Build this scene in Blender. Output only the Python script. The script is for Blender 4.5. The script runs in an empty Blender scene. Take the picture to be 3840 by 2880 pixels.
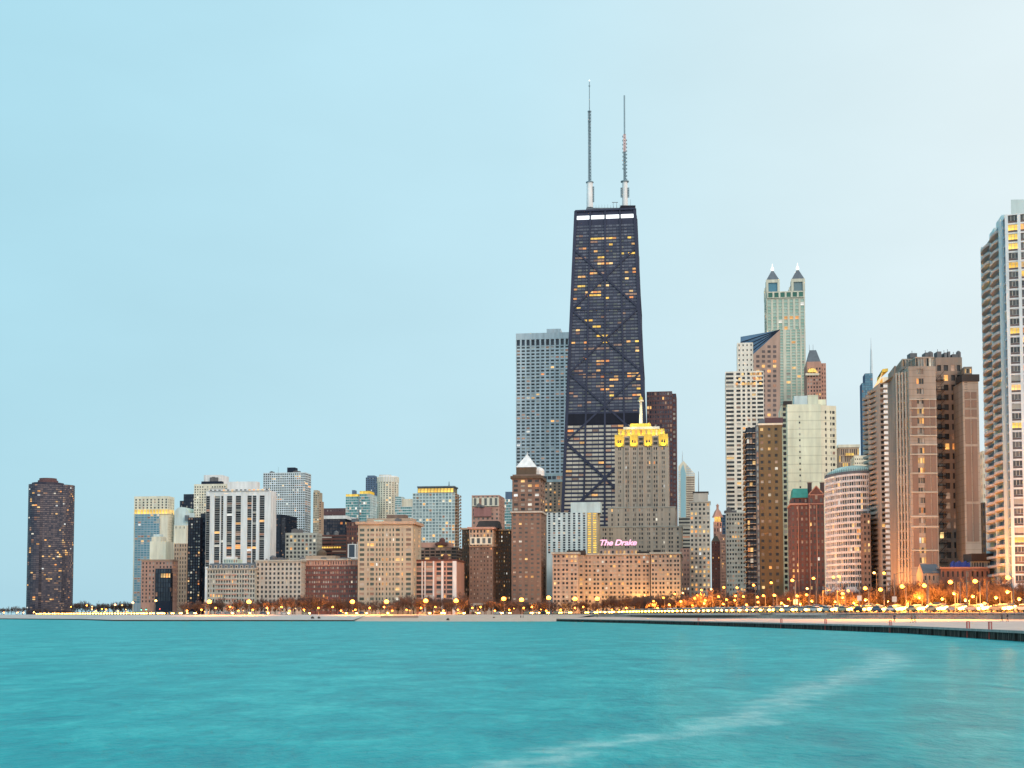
import bpy, bmesh, math, random
from mathutils import Vector, Matrix
random.seed(7)
R = math.radians
sc = bpy.context.scene
COL = sc.collection

# ------------------------------------------------------------------ camera
F, CX, PY, HZ = 5156.0, 1920.0, 2008.0, 3.0        # focal length, principal point (source pixels), eye height
PITCH = math.atan((2305 - PY) / F)
cd = bpy.data.cameras.new("camera")
cam = bpy.data.objects.new("camera", cd); COL.objects.link(cam)
cam.location = (0, 0, HZ); cam.rotation_euler = (R(90) + PITCH, 0, 0)
cd.sensor_width = 36; cd.lens = 36 * F / 3840; cd.shift_y = (PY - 1440) / 3840
cd.clip_start = 0.5; cd.clip_end = 12000
sc.camera = cam
sc.view_settings.view_transform = 'Standard'; sc.view_settings.look = 'None'
sc.view_settings.gamma = 1; sc.view_settings.exposure = 0.0
sc.render.engine = 'CYCLES'
try:
    sc.cycles.use_light_tree = True
    sc.cycles.max_bounces = 4; sc.cycles.diffuse_bounces = 2; sc.cycles.glossy_bounces = 2
    sc.cycles.use_denoising = True; sc.cycles.filter_width = 1.5
except Exception: pass

def lin(c):
    c /= 255.0
    return c / 12.92 if c <= 0.04045 else ((c + 0.055) / 1.055) ** 2.4
def S(r, g, b): return (lin(r), lin(g), lin(b), 1)

# ------------------------------------------------------------------ sky
w = bpy.data.worlds.new("World"); sc.world = w; w.use_nodes = True
nt = w.node_tree; nt.nodes.clear()
def N(nt, t, **k):
    n = nt.nodes.new(t)
    for a, v in k.items():
        if a.startswith('i_'): n.inputs[int(a[2:])].default_value = v
        else: setattr(n, a, v)
    return n
L = lambda a, b: nt.links.new(a, b)
tc = N(nt, 'ShaderNodeTexCoord'); sep = N(nt, 'ShaderNodeSeparateXYZ'); L(tc.outputs['Generated'], sep.inputs[0])
at = N(nt, 'ShaderNodeMath', operation='ARCTAN2'); L(sep.outputs[0], at.inputs[0]); L(sep.outputs[1], at.inputs[1])
mr = N(nt, 'ShaderNodeMapRange'); L(at.outputs[0], mr.inputs[0])
for i, v in enumerate((-3.1416, 3.1416, 0, 1)): mr.inputs[i + 1].default_value = v
ramp = N(nt, 'ShaderNodeValToRGB'); L(mr.outputs[0], ramp.inputs[0])
e = ramp.color_ramp.elements
def az(d): return (d + 180) / 360
stops = [(-180, (0.85, 0.95, 1.02)), (-90, (0.42, 0.74, 0.88)), (-23, (0.415, 0.725, 0.845)), (-12, (0.465, 0.75, 0.86)), (0, (0.530, 0.785, 0.880)),
         (9, (0.640, 0.830, 0.890)), (19, (0.750, 0.878, 0.912)), (60, (1.05, 1.02, 0.98)), (130, (1.25, 1.15, 1.05))]
e[0].position = az(-180); e[0].color = stops[0][1] + (1,)
e[1].position = 1.0; e[1].color = (0.9, 0.98, 1.02, 1)
for d, c in stops[1:]:
    el = e.new(az(d)); el.color = c + (1,)
el_ = N(nt, 'ShaderNodeMapRange'); L(sep.outputs[2], el_.inputs[0])
for i, v in enumerate((0.0, 0.6, 0, 1)): el_.inputs[i + 1].default_value = v
r2 = N(nt, 'ShaderNodeValToRGB'); L(el_.outputs[0], r2.inputs[0])
q = r2.color_ramp.elements
q[0].position = 0; q[0].color = (0.955, 0.92, 0.925, 1); q[1].position = 1; q[1].color = (0.96, 0.975, 0.99, 1)
for p_, c in ((0.25, (0.96, 0.945, 0.945)), (0.55, (0.97, 0.97, 0.97)), (0.8, (0.96, 0.975, 0.985))):
    el = q.new(p_); el.color = c + (1,)
mul = N(nt, 'ShaderNodeMix', data_type='RGBA', blend_type='MULTIPLY'); mul.inputs[0].default_value = 1
L(ramp.outputs[0], mul.inputs[6]); L(r2.outputs[0], mul.inputs[7])
mp = N(nt, 'ShaderNodeMapping'); L(tc.outputs['Generated'], mp.inputs[0]); mp.inputs[3].default_value = (3, 3, 7)
nz = N(nt, 'ShaderNodeTexNoise'); L(mp.outputs[0], nz.inputs[0]); nz.inputs['Scale'].default_value = 1.6; nz.inputs['Detail'].default_value = 5
nm = N(nt, 'ShaderNodeMapRange'); L(nz.outputs[0], nm.inputs[0])
for i, v in enumerate((0.25, 0.75, 0.965, 1.035)): nm.inputs[i + 1].default_value = v
mul2 = N(nt, 'ShaderNodeMix', data_type='RGBA', blend_type='MULTIPLY'); mul2.inputs[0].default_value = 1
L(mul.outputs[2], mul2.inputs[6]); L(nm.outputs[0], mul2.inputs[7])
SUN_EL, SUN_AZ = 24, 150                                   # behind the camera, to the right (degrees clockwise from the view axis)
sky = N(nt, 'ShaderNodeTexSky', sky_type='NISHITA', sun_disc=False)
sky.sun_elevation = R(SUN_EL); sky.sun_rotation = R(SUN_AZ); sky.air_density = 1.2; sky.dust_density = 2.0
bg1 = N(nt, 'ShaderNodeBackground'); L(mul2.outputs[2], bg1.inputs[0]); bg1.inputs[1].default_value = 1.01
bg2 = N(nt, 'ShaderNodeBackground'); L(sky.outputs[0], bg2.inputs[0]); bg2.inputs[1].default_value = 0.006
ad = N(nt, 'ShaderNodeAddShader'); L(bg1.outputs[0], ad.inputs[0]); L(bg2.outputs[0], ad.inputs[1])
wo = N(nt, 'ShaderNodeOutputWorld'); L(ad.outputs[0], wo.inputs[0])

sd = bpy.data.lights.new("sun", 'SUN'); sd.energy = 1.0; sd.angle = R(25); sd.color = (1.0, 0.88, 0.74)
so = bpy.data.objects.new("sun", sd); COL.objects.link(so)
dirv = Vector((math.sin(R(SUN_AZ)) * math.cos(R(SUN_EL)), math.cos(R(SUN_AZ)) * math.cos(R(SUN_EL)), math.sin(R(SUN_EL))))
so.rotation_euler = (-dirv).to_track_quat('-Z', 'Y').to_euler()

# ------------------------------------------------------------------ picture -> world
SP, CP = math.sin(PITCH), math.cos(PITCH)
def ray(x, y):
    v = PY - y
    return (x - CX, F * CP - v * SP, F * SP + v * CP)
def at(x, y, D):
    r = ray(x, y); return Vector((r[0] / r[1] * D, D, HZ + r[2] / r[1] * D))
def zat(y, D): return at(CX, y, D).z
def kx(x, y): r = ray(x, y); return r[0] / r[1]

# ------------------------------------------------------------------ materials
MATS = {}
K = 0.79
def A_(r, g, b): return tuple(min(0.86, lin(c) / K) for c in (r, g, b)) + (1,)
def mat(name, col=(.5, .5, .5, 1), rough=0.8, var=0.16, scale=0.12, metal=0.0, spec=0.3, joints=None):
    if name in MATS: return MATS[name]
    m = bpy.data.materials.new(name); m.use_nodes = True; MATS[name] = m
    t = m.node_tree; b = t.nodes['Principled BSDF']
    b.inputs['Roughness'].default_value = rough; b.inputs['Metallic'].default_value = metal
    b.inputs['Specular IOR Level'].default_value = spec
    co = t.nodes.new('ShaderNodeTexCoord')
    mp = t.nodes.new('ShaderNodeMapping'); mp.inputs[3].default_value = (1, 1, 0.35); t.links.new(co.outputs['Object'], mp.inputs[0])
    n1 = t.nodes.new('ShaderNodeTexNoise'); n1.inputs['Scale'].default_value = scale; n1.inputs['Detail'].default_value = 6
    n1.inputs['Roughness'].default_value = 0.65
    t.links.new(mp.outputs[0], n1.inputs[0])
    rm = t.nodes.new('ShaderNodeMapRange'); t.links.new(n1.outputs[0], rm.inputs[0])
    for i, v in enumerate((0.3, 0.7, 1 - var, 1 + var)): rm.inputs[i + 1].default_value = v
    mx = t.nodes.new('ShaderNodeMix'); mx.data_type = 'RGBA'; mx.blend_type = 'MULTIPLY'; mx.inputs[0].default_value = 1
    mx.inputs[6].default_value = col; t.links.new(rm.outputs[0], mx.inputs[7])
    m4 = t.nodes.new('ShaderNodeMapping'); m4.inputs[3].default_value = (1, 1, 0.07); t.links.new(co.outputs['Object'], m4.inputs[0])
    n4 = t.nodes.new('ShaderNodeTexNoise'); n4.inputs['Scale'].default_value = scale * 4; n4.inputs['Detail'].default_value = 4; t.links.new(m4.outputs[0], n4.inputs[0])
    r4 = t.nodes.new('ShaderNodeMapRange'); t.links.new(n4.outputs[0], r4.inputs[0])
    for i, v in enumerate((0.35, 0.7, 1.06, 1 - var * .9)): r4.inputs[i + 1].default_value = v
    x4 = t.nodes.new('ShaderNodeMix'); x4.data_type = 'RGBA'; x4.blend_type = 'MULTIPLY'; x4.inputs[0].default_value = 1
    t.links.new(mx.outputs[2], x4.inputs[6]); t.links.new(r4.outputs[0], x4.inputs[7])
    out = x4.outputs[2]
    if joints:                                                # fine horizontal courses (m)
        sp = t.nodes.new('ShaderNodeSeparateXYZ'); t.links.new(co.outputs['Object'], sp.inputs[0])
        dv = t.nodes.new('ShaderNodeMath'); dv.operation = 'DIVIDE'; dv.inputs[1].default_value = joints; t.links.new(sp.outputs[2], dv.inputs[0])
        fr = t.nodes.new('ShaderNodeMath'); fr.operation = 'FRACT'; t.links.new(dv.outputs[0], fr.inputs[0])
        gt = t.nodes.new('ShaderNodeMath'); gt.operation = 'LESS_THAN'; gt.inputs[1].default_value = 0.12; t.links.new(fr.outputs[0], gt.inputs[0])
        m2 = t.nodes.new('ShaderNodeMix'); m2.data_type = 'RGBA'; m2.blend_type = 'MULTIPLY'
        t.links.new(gt.outputs[0], m2.inputs[0]); t.links.new(out, m2.inputs[6]); m2.inputs[7].default_value = (.82, .82, .8, 1)
        out = m2.outputs[2]
    t.links.new(out, b.inputs['Base Color'])
    return m
def stone(key, r, g, b, **k): return mat(key, A_(r, g, b), **k)
def _rand(t):
    g = t.nodes.new('ShaderNodeNewGeometry'); o = t.nodes.new('ShaderNodeObjectInfo')
    a = t.nodes.new('ShaderNodeMath'); a.operation = 'ADD'
    t.links.new(g.outputs['Random Per Island'], a.inputs[0]); t.links.new(o.outputs['Random'], a.inputs[1])
    f = t.nodes.new('ShaderNodeMath'); f.operation = 'FRACT'; t.links.new(a.outputs[0], f.inputs[0])
    return f.outputs[0]
def glass(name, c0, c1, rough=0.12, metal=0.0, spec=0.5):
    if name in MATS: return MATS[name]
    m = bpy.data.materials.new(name); m.use_nodes = True; MATS[name] = m
    t = m.node_tree; b = t.nodes['Principled BSDF']; r = _rand(t)
    rp = t.nodes.new('ShaderNodeValToRGB'); t.links.new(r, rp.inputs[0])
    rp.color_ramp.elements[0].color = c0; rp.color_ramp.elements[1].color = c1
    t.links.new(rp.outputs[0], b.inputs['Base Color'])
    b.inputs['Roughness'].default_value = rough; b.inputs['Metallic'].default_value = metal; b.inputs['Specular IOR Level'].default_value = spec
    return m
def lit(name, stops, s0, s1):
    if name in MATS: return MATS[name]
    m = bpy.data.materials.new(name); m.use_nodes = True; MATS[name] = m
    t = m.node_tree; b = t.nodes['Principled BSDF']; r = _rand(t)
    rp = t.nodes.new('ShaderNodeValToRGB'); t.links.new(r, rp.inputs[0])
    el = rp.color_ramp.elements
    el[0].color = stops[0]; el[1].color = stops[-1]
    for i, c in enumerate(stops[1:-1]): x = el.new((i + 1) / (len(stops) - 1)); x.color = c
    co = t.nodes.new('ShaderNodeTexCoord'); nz = t.nodes.new('ShaderNodeTexNoise'); nz.inputs['Scale'].default_value = 0.9
    t.links.new(co.outputs['Object'], nz.inputs[0])
    ml = t.nodes.new('ShaderNodeMath'); ml.operation = 'MULTIPLY'; ml.inputs[1].default_value = 7.3; t.links.new(r, ml.inputs[0])
    fr = t.nodes.new('ShaderNodeMath'); fr.operation = 'FRACT'; t.links.new(ml.outputs[0], fr.inputs[0])
    rm = t.nodes.new('ShaderNodeMapRange'); t.links.new(fr.outputs[0], rm.inputs[0]); rm.inputs[3].default_value = s0; rm.inputs[4].default_value = s1
    r2 = t.nodes.new('ShaderNodeMapRange'); t.links.new(nz.outputs[0], r2.inputs[0])
    for i, v in enumerate((0.35, 0.65, 0.65, 1.2)): r2.inputs[i + 1].default_value = v
    m3 = t.nodes.new('ShaderNodeMath'); m3.operation = 'MULTIPLY'; t.links.new(rm.outputs[0], m3.inputs[0]); t.links.new(r2.outputs[0], m3.inputs[1])
    t.links.new(rp.outputs[0], b.inputs['Emission Color']); t.links.new(m3.outputs[0], b.inputs['Emission Strength'])
    b.inputs['Base Color'].default_value = (.05, .05, .05, 1); b.inputs['Roughness'].default_value = 0.3
    m.cycles.emission_sampling = 'NONE'
    return m
def glow(name, col, s):
    if name in MATS: return MATS[name]
    m = bpy.data.materials.new(name); m.use_nodes = True; MATS[name] = m
    b = m.node_tree.nodes['Principled BSDF']; b.inputs['Base Color'].default_value = (.3, .3, .3, 1)
    b.inputs['Emission Color'].default_value = col; b.inputs['Emission Strength'].default_value = s
    m.cycles.emission_sampling = 'NONE'
    return m
G_DARK = glass('dark_glass', (.016, .020, .025, 1), (.070, .078, .084, 1), spec=.4)
G_GREY = glass('grey_glass', (.07, .085, .09, 1), (.20, .21, .20, 1))
G_NAVY = glass('navy_glass', (.010, .020, .035, 1), (.05, .075, .11, 1))
G_BLUE = glass('blue_glass', (.09, .26, .36, 1), (.20, .40, .50, 1), rough=0.2)
G_TEAL = glass('teal_glass', (.03, .22, .25, 1), (.20, .42, .42, 1), rough=0.2)
G_PALE = glass('pale_glass', (.16, .25, .28, 1), (.42, .52, .53, 1), rough=0.2)
G_GREEN = glass('green_glass', (.30, .48, .40, 1), (.46, .60, .52, 1), rough=0.2)
G_BRONZE = glass('bronze_glass', (.05, .058, .085, 1), (.18, .15, .16, 1), rough=0.18, metal=.6)
G_BLIND = glass('window_blind', (.30, .29, .26, 1), (.62, .60, .55, 1), rough=0.5)
G_LIT = lit('lit_window', [(1, .30, .06, 1), (1, .52, .14, 1), (1, .66, .26, 1), (1, .45, .10, 1)], 0.55, 1.5)
G_GOLD = lit('gold_lit_window', [(1, .55, .05, 1), (1, .68, .12, 1), (1, .60, .08, 1)], 0.9, 1.4)
G_WHITE = lit('white_lit_window', [(1, .86, .62, 1), (1, .95, .8, 1), (.95, 1, 1, 1)], 0.6, 1.1)
G_DIM = lit('dim_lit_window', [(1, .42, .22, 1), (.9, .55, .35, 1), (1, .6, .4, 1)], 0.16, 0.42)

# ------------------------------------------------------------------ mesh collector
class MB:
    def __init__(s): s.v = []; s.f = []; s.m = []; s.mats = []
    def mi(s, m):
        if m not in s.mats: s.mats.append(m)
        return s.mats.index(m)
    def face(s, pts, m):
        n = len(s.v); s.v += [tuple(p) for p in pts]; s.f.append(tuple(range(n, n + len(pts)))); s.m.append(s.mi(m))
    def mesh8(s, P, m):
        n = len(s.v); s.v += [tuple(p) for p in P]; k = s.mi(m)
        for q in ((0, 3, 2, 1), (4, 5, 6, 7), (0, 1, 5, 4), (1, 2, 6, 5), (2, 3, 7, 6), (3, 0, 4, 7)):
            s.f.append(tuple(n + i for i in q)); s.m.append(k)
    def obox(s, c, u, v, w, m):                               # centre and three half-axis vectors
        c, u, v, w = Vector(c), Vector(u), Vector(v), Vector(w)
        s.mesh8([c - u - v - w, c + u - v - w, c + u + v - w, c - u + v - w, c - u - v + w, c + u - v + w, c + u + v + w, c - u + v + w], m)
    def box(s, x0, x1, y0, y1, z0, z1, m):
        s.obox(((x0 + x1) / 2, (y0 + y1) / 2, (z0 + z1) / 2), ((x1 - x0) / 2, 0, 0), (0, (y1 - y0) / 2, 0), (0, 0, (z1 - z0) / 2), m)
    def prism(s, pts, z0, z1, m, top=None, pts2=None):
        n = len(s.v); k = len(pts); p2 = pts2 or pts
        s.v += [(p[0], p[1], z0) for p in pts] + [(p[0], p[1], z1) for p in p2]
        a = s.mi(m)
        for i in range(k):
            j = (i + 1) % k; s.f.append((n + i, n + j, n + k + j, n + k + i)); s.m.append(a)
        s.f.append(tuple(n + k + i for i in range(k))); s.m.append(s.mi(top or m))
        s.f.append(tuple(n + i for i in reversed(range(k)))); s.m.append(a)
    def tube(s, a, b, r0, r1, m, n=6):
        a, b = Vector(a), Vector(b); d = (b - a)
        if d.length < 1e-6: return
        d.normalize(); u = d.orthogonal().normalized(); v = d.cross(u)
        i0 = len(s.v); k = s.mi(m)
        for c, r in ((a, r0), (b, r1)):
            for i in range(n):
                t = 2 * math.pi * i / n; s.v.append(tuple(c + u * (r * math.cos(t)) + v * (r * math.sin(t))))
        for i in range(n):
            j = (i + 1) % n; s.f.append((i0 + i, i0 + j, i0 + n + j, i0 + n + i)); s.m.append(k)
        s.f.append(tuple(i0 + i for i in reversed(range(n)))); s.m.append(k)
        s.f.append(tuple(i0 + n + i for i in range(n))); s.m.append(k)
    def lathe(s, c, prof, m, n=16, sx=1, sy=1):               # prof: [(r, z)]
        i0 = len(s.v); k = s.mi(m)
        for r, z in prof:
            for i in range(n):
                t = 2 * math.pi * i / n; s.v.append((c[0] + r * sx * math.cos(t), c[1] + r * sy * math.sin(t), c[2] + z))
        for a in range(len(prof) - 1):
            for i in range(n):
                j = (i + 1) % n; s.f.append((i0 + a * n + i, i0 + a * n + j, i0 + (a + 1) * n + j, i0 + (a + 1) * n + i)); s.m.append(k)
        s.f.append(tuple(i0 + i for i in reversed(range(n)))); s.m.append(k)
        s.f.append(tuple(i0 + (len(prof) - 1) * n + i for i in range(n))); s.m.append(k)
    def mesh(s, name, org=(0, 0, 0)):
        me = bpy.data.meshes.new(name)
        me.from_pydata([(a - org[0], b - org[1], c - org[2]) for a, b, c in s.v], [], s.f)
        for m in s.mats: me.materials.append(m)
        me.polygons.foreach_set('material_index', s.m); me.update()
        return me
    def build(s, name, parent=None, org=None):
        if org is None: org = tuple(parent.location) if parent is not None else (0, 0, 0)
        o = bpy.data.objects.new(name, s.mesh(name, org)); COL.objects.link(o)
        if parent is not None: o.parent = parent
        else: o.location = org
        return o
def tag(o, label=None, cat=None, group=None, kind=None):
    if label: o['label'] = label
    if cat: o['category'] = cat
    if group: o['group'] = group
    if kind: o['kind'] = kind
    return o
def empty(name, loc, rz=0):
    o = bpy.data.objects.new(name, None); COL.objects.link(o); o.location = loc; o.rotation_euler = (0, 0, rz); o.empty_display_size = 1
    return o
def copy_tree(o, parent=None):
    c = o.copy(); COL.objects.link(c)
    if parent is not None: c.parent = parent
    for ch in [x for x in KIDS.get(o.name, [])]: copy_tree(ch, c)
    return c
KIDS = {}
def note(o):
    if o.parent is not None: KIDS.setdefault(o.parent.name, []).append(o)
    return o

# ------------------------------------------------------------------ buildings
YAW = 8.0
GROUND = 3.05
UNIT = {}
def unit_window(m):
    if m.name not in UNIT:
        b = MB(); b.obox((0, 0, 0), (.5, 0, 0), (0, .06, 0), (0, 0, .5), m); UNIT[m.name] = b.mesh('window_' + m.name)
    return UNIT[m.name]
PXR = F / 3.75
BUILDS = []
class Bld:
    def __init__(s, name, label, cat='building', D=800, x=1920, group=None):
        p = at(x, 2300, D)
        s.D = D; s.root = empty(name, (p.x, p.y, GROUND)); tag(s.root, label, cat, group)
        s.parts = {}; s.order = []; s.win = []; BUILDS.append(s); s.thr = 5.0
    def P(s, part):
        if part not in s.parts: s.parts[part] = MB(); s.order.append(part)
        return s.parts[part]
    def one(s, name, mb):                                     # a part of its own, several may share a name
        return mb.build(name, s.root)
    # -- facade lattice between two ground points
    def facade(s, mb, m, A, B, z0, z1, nc, nr, wf=.5, hf=.55, mx=0.0, ztop=0.0, zbot=0.0, rec=.35, g=None, pl=.06, pb=.1, pd=.05, cols=None, rows=None, litm=None, runs=.5, flip=False):
        A, B = Vector(A), Vector(B); U = (B - A); Ln = U.length; U.normalize(); Nn = Vector((U.y, -U.x))   # outward for counter-clockwise outlines
        if flip: Nn = -Nn
        g = g or G_DARK
        if cols is None:
            a = (Ln - 2 * mx) / max(nc, 1); cols = [(mx + a * (i + .5 - wf / 2), mx + a * (i + .5 + wf / 2)) for i in range(nc)]
        else: cols = [(a * Ln, b * Ln) for a, b in cols]
        if rows is None:
            h = (z1 - ztop - z0 - zbot) / max(nr, 1); rows = [(z0 + zbot + h * (j + .5 - hf / 2), z0 + zbot + h * (j + .5 + hf / 2)) for j in range(nr)]
        def p(u, z, d=0): return (A.x + U.x * u - Nn.x * d, A.y + U.y * u - Nn.y * d, z)
        if not cols or not rows:
            mb.face([p(0, z0), p(Ln, z0), p(Ln, z1), p(0, z1)], m); return
        zs = z0
        for (ra, rb) in rows:
            if ra - zs > 1e-3: mb.face([p(0, zs), p(Ln, zs), p(Ln, ra), p(0, ra)], m)
            us = 0
            for (a, b) in cols:
                if a - us > 1e-3: mb.face([p(us, ra), p(a, ra), p(a, rb), p(us, rb)], m)
                us = b
            if Ln - us > 1e-3: mb.face([p(us, ra), p(Ln, ra), p(Ln, rb), p(us, rb)], m)
            zs = rb
        if z1 - zs > 1e-3: mb.face([p(0, zs), p(Ln, zs), p(Ln, z1), p(0, z1)], m)
        U3, W3 = Vector((U.x, U.y, 0)), Vector((0, 0, 1)); d1 = rec + .12
        prev = None
        for (ra, rb) in rows:
            rowlit = random.random() < pl * 1.6
            for (a, b) in cols:
                for q in ([p(a, ra), p(b, ra), p(b, ra, d1), p(a, ra, d1)], [p(a, rb), p(b, rb), p(b, rb, d1), p(a, rb, d1)],
                          [p(a, ra), p(a, rb), p(a, rb, d1), p(a, ra, d1)], [p(b, ra), p(b, rb), p(b, rb, d1), p(b, ra, d1)]): mb.face(q, m)
                r = random.random()
                if prev and random.random() < runs * (1 if rowlit else .5): k = prev
                elif r < pl * (2 if rowlit else .8): k = litm or (G_LIT if random.random() < .72 else G_WHITE)
                elif r < pl + pd: k = G_DIM
                elif r < pl + pd + pb: k = G_BLIND
                else: k = g
                prev = k if k in (G_LIT, G_GOLD, G_DIM) else None
                c = Vector(p((a + b) / 2, (ra + rb) / 2, rec + .06))
                s.win.append((c, U3, W3, (b - a), (rb - ra), k))
    # -- a rectangular block given by the picture columns of its front
    def corners(s, x0, x1, yref, D, depth, yaw=None):
        th = R(YAW if yaw is None else yaw); V = Vector((math.sin(th), math.cos(th)))
        k0, k1, kc = kx(x0, yref), kx(x1, yref), kx((x0 + x1) / 2, yref)
        C = Vector((kc * D, D)); cv = C.dot(V)
        Pa = Vector((k0, 1)) * (cv / Vector((k0, 1)).dot(V)); Pb = Vector((k1, 1)) * (cv / Vector((k1, 1)).dot(V))
        return [Pa, Pb, Pb + V * depth, Pa + V * depth]
    def box(s, x0, x1, yt, depth, m, nc=0, nr=0, part='wall', vb=2290, yb=None, z0=None, D=None, yaw=None, yref=None, side=None, top=0, bot=0, roofm=None, cornice=None, **k):
        D = D or s.D
        if yref is None: yref = (yt + min(vb or 2290, 2290)) / 2
        c = s.corners(x0, x1, yref, D, depth, yaw)
        z1 = zat(yt, D); zb = (zat(yb, D) if yb else GROUND - .3) if z0 is None else z0
        zv = max(zb, zat(vb, D)) if vb else zb
        mb = s.P(part)
        px = D / F
        kw = dict(k); kw['ztop'] = top * px; kw['zbot'] = (zv - zb) + bot * px
        s.facade(mb, m, c[0], c[1], zb, z1, nc, nr, **kw)
        Lf = (c[1] - c[0]).length
        for i, (a, b) in ((1, (c[1], c[2])), (3, (c[3], c[0]))):
            U = (b - a).normalized(); Nn = Vector((U.y, -U.x)); mid = (a + b) / 2
            vis = Nn.dot(-mid) > 0
            if side == 'plain' or not vis or nr == 0: mb.face([(a.x, a.y, zb), (b.x, b.y, zb), (b.x, b.y, z1), (a.x, a.y, z1)], m)
            else:
                kk = dict(kw); n2 = nc
                if isinstance(side, dict): kk.update({q: v for q, v in side.items() if q not in ('nc', 'm')}); n2 = side.get('nc', 0)
                if not (isinstance(side, dict) and 'nc' in side): n2 = max(1, round((b - a).length / (Lf / max(nc, 1))))
                if not (isinstance(side, dict) and 'cols' in side): kk.pop('cols', None)
                kk['mx'] = min(kk.get('mx', 0), 1.0)
                s.facade(mb, side.get('m', m) if isinstance(side, dict) else m, a, b, zb, z1, n2, nr, **kk)
        a, b = c[2], c[3]
        mb.face([(a.x, a.y, zb), (b.x, b.y, zb), (b.x, b.y, z1), (a.x, a.y, z1)], m)
        mb.face([(p.x, p.y, z1) for p in c], roofm or MATS.get('roof_gravel') or m)
        if cornice:
            h, pr, cm = cornice; s.ring('cornice', c, z1, h, pr, cm)
        s.last = (c, z1, D)
        return c, z1
    def ring(s, part, c, z1, h, pr, m, closed=True):          # a parapet or cornice standing on the wall top
        ce = sum(c, Vector((0, 0))) / len(c)
        o = []
        for i, p in enumerate(c):
            a = (p - c[i - 1]).normalized(); b = (c[(i + 1) % len(c)] - p).normalized()
            n1, n2 = Vector((a.y, -a.x)), Vector((b.y, -b.x)); n = (n1 + n2); n = n / max(.4, n.dot(n1))
            o.append(p + n * pr)
        mb = s.P(part); t = .5
        mb.prism(o, z1, z1 + h, m, top=MATS.get('roof_gravel'))
    def pent(s, x0, x1, yt, m, inset=3.0, depth=10, part='penthouse', **k):   # a smaller block on the last roof
        c, z1, D = s.last
        keep = s.last
        r = s.box(x0, x1, yt, depth, m, part=part, z0=z1 + .01, D=D + inset, vb=None, yref=yt, **k)
        s.last = keep
        return r
    def units(s, n=4, seed=1, m=None, hmax=3.5):              # plant on the roof
        rnd = random.Random(seed); c, z1, D = s.last
        for i in range(n):
            u, v = rnd.uniform(.12, .88), rnd.uniform(.1, .6)
            p = c[0] + (c[1] - c[0]) * u + (c[3] - c[0]) * v
            wd, h = rnd.uniform(1.2, 4), rnd.uniform(1.2, hmax); b = MB()
            if rnd.random() < .3:
                b.lathe((p.x, p.y, z1), [(wd * .5, 0), (wd * .5, h), (wd * .1, h * 1.35)], m or MATS['plant_grey'], 10); s.one('water_tank', b)
            elif rnd.random() < .25:
                b.tube((p.x, p.y, z1), (p.x, p.y, z1 + h * 2.2), .12, .06, m or MATS['plant_grey'], 5); s.one('mast', b)
            else:
                b.box(p.x - wd, p.x + wd, p.y - wd * .6, p.y + wd * .6, z1 + .005, z1 + h, m or MATS['plant_grey'])
                b.box(p.x - wd * .6, p.x + wd * .2, p.y - wd * .4, p.y + wd * .3, z1 + h, z1 + h + .5, m or MATS['plant_grey']); s.one('roof_unit', b)
    def finish(s):
        for n in s.order: s.parts[n].build(n, s.root)
        org = Vector(s.root.location)
        def area(t):
            c = t[0]; k = (PXR / c.y) ** 2
            nrm = t[1].cross(t[2]); f = abs(nrm.dot((c - Vector((0, 0, HZ))).normalized()))
            px = CX + c.x / c.y * F
            return t[3] * t[4] * k * f * (1 if -10 < px < 3850 else .01)
        ws = sorted(s.win, key=area, reverse=True)
        big = [t for t in ws[:100] if area(t) >= s.thr]
        for c, U, W, a, b, m in big:
            o = bpy.data.objects.new('window', unit_window(m)); COL.objects.link(o); o.parent = s.root
            Nv = U.cross(W)
            M = Matrix(((U.x * a, Nv.x, W.x * b, c.x - org.x), (U.y * a, Nv.y, W.y * b, c.y - org.y), (U.z * a, Nv.z, W.z * b, c.z - org.z), (0, 0, 0, 1)))
            o.matrix_basis = M
            if m in (G_LIT, G_GOLD, G_WHITE): o['label'] = 'window lit from inside'
        rest = ws[len(big):]
        if rest:
            mb = MB()
            for c, U, W, a, b, m in rest: mb.obox(c, U * (a / 2), U.cross(W) * .06, W * (b / 2), m)
            tag(mb.build('windows', s.root), kind='stuff')

mat('roof_gravel', (.22, .21, .20, 1), var=.2)
mat('plant_grey', (.16, .16, .17, 1), var=.2)
# ------------------------------------------------------------------ facade materials (appearance values turned into albedo by A_)
stone('white_render', 226, 226, 220); stone('cream_render', 214, 208, 190); stone('limestone', 186, 178, 166, joints=1.6)
stone('grey_stone', 168, 168, 160); stone('beige_brick', 172, 162, 144); stone('tan_brick', 176, 152, 132)
stone('red_brick', 118, 80, 76); stone('dark_red_brick', 96, 66, 62); stone('pink_brick', 178, 140, 126); stone('brown_brick', 122, 102, 92)
stone('dark_brown', 92, 78, 66); stone('olive_panel', 112, 98, 74); stone('purple_brown', 96, 72, 74); stone('slate', 96, 104, 112)
stone('grid_grey', 196, 207, 212); stone('pale_blue', 198, 212, 214); stone('dark_navy', 32, 42, 58); stone('black_steel', 30, 32, 44)
stone('steel_dark', 50, 54, 74, rough=.5); stone('bronze', 52, 51, 66, rough=.45); stone('bronze_lit', 118, 84, 84, rough=.5); stone('copper_green', 66, 140, 128)
stone('drake_stone', 174, 154, 140, joints=1.8); stone('palmolive_stone', 172, 160, 146); stone('rose_granite', 166, 140, 128)
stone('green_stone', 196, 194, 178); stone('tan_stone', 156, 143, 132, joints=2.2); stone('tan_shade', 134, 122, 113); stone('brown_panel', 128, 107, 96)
stone('blue_grey', 150, 168, 178); stone('concrete', 180, 175, 166); stone('tan_concrete', 152, 140, 130); stone('gold_lit_stone', 228, 190, 90)  # the gold tone holds the yellow light of lit tops in the stone colour
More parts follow.
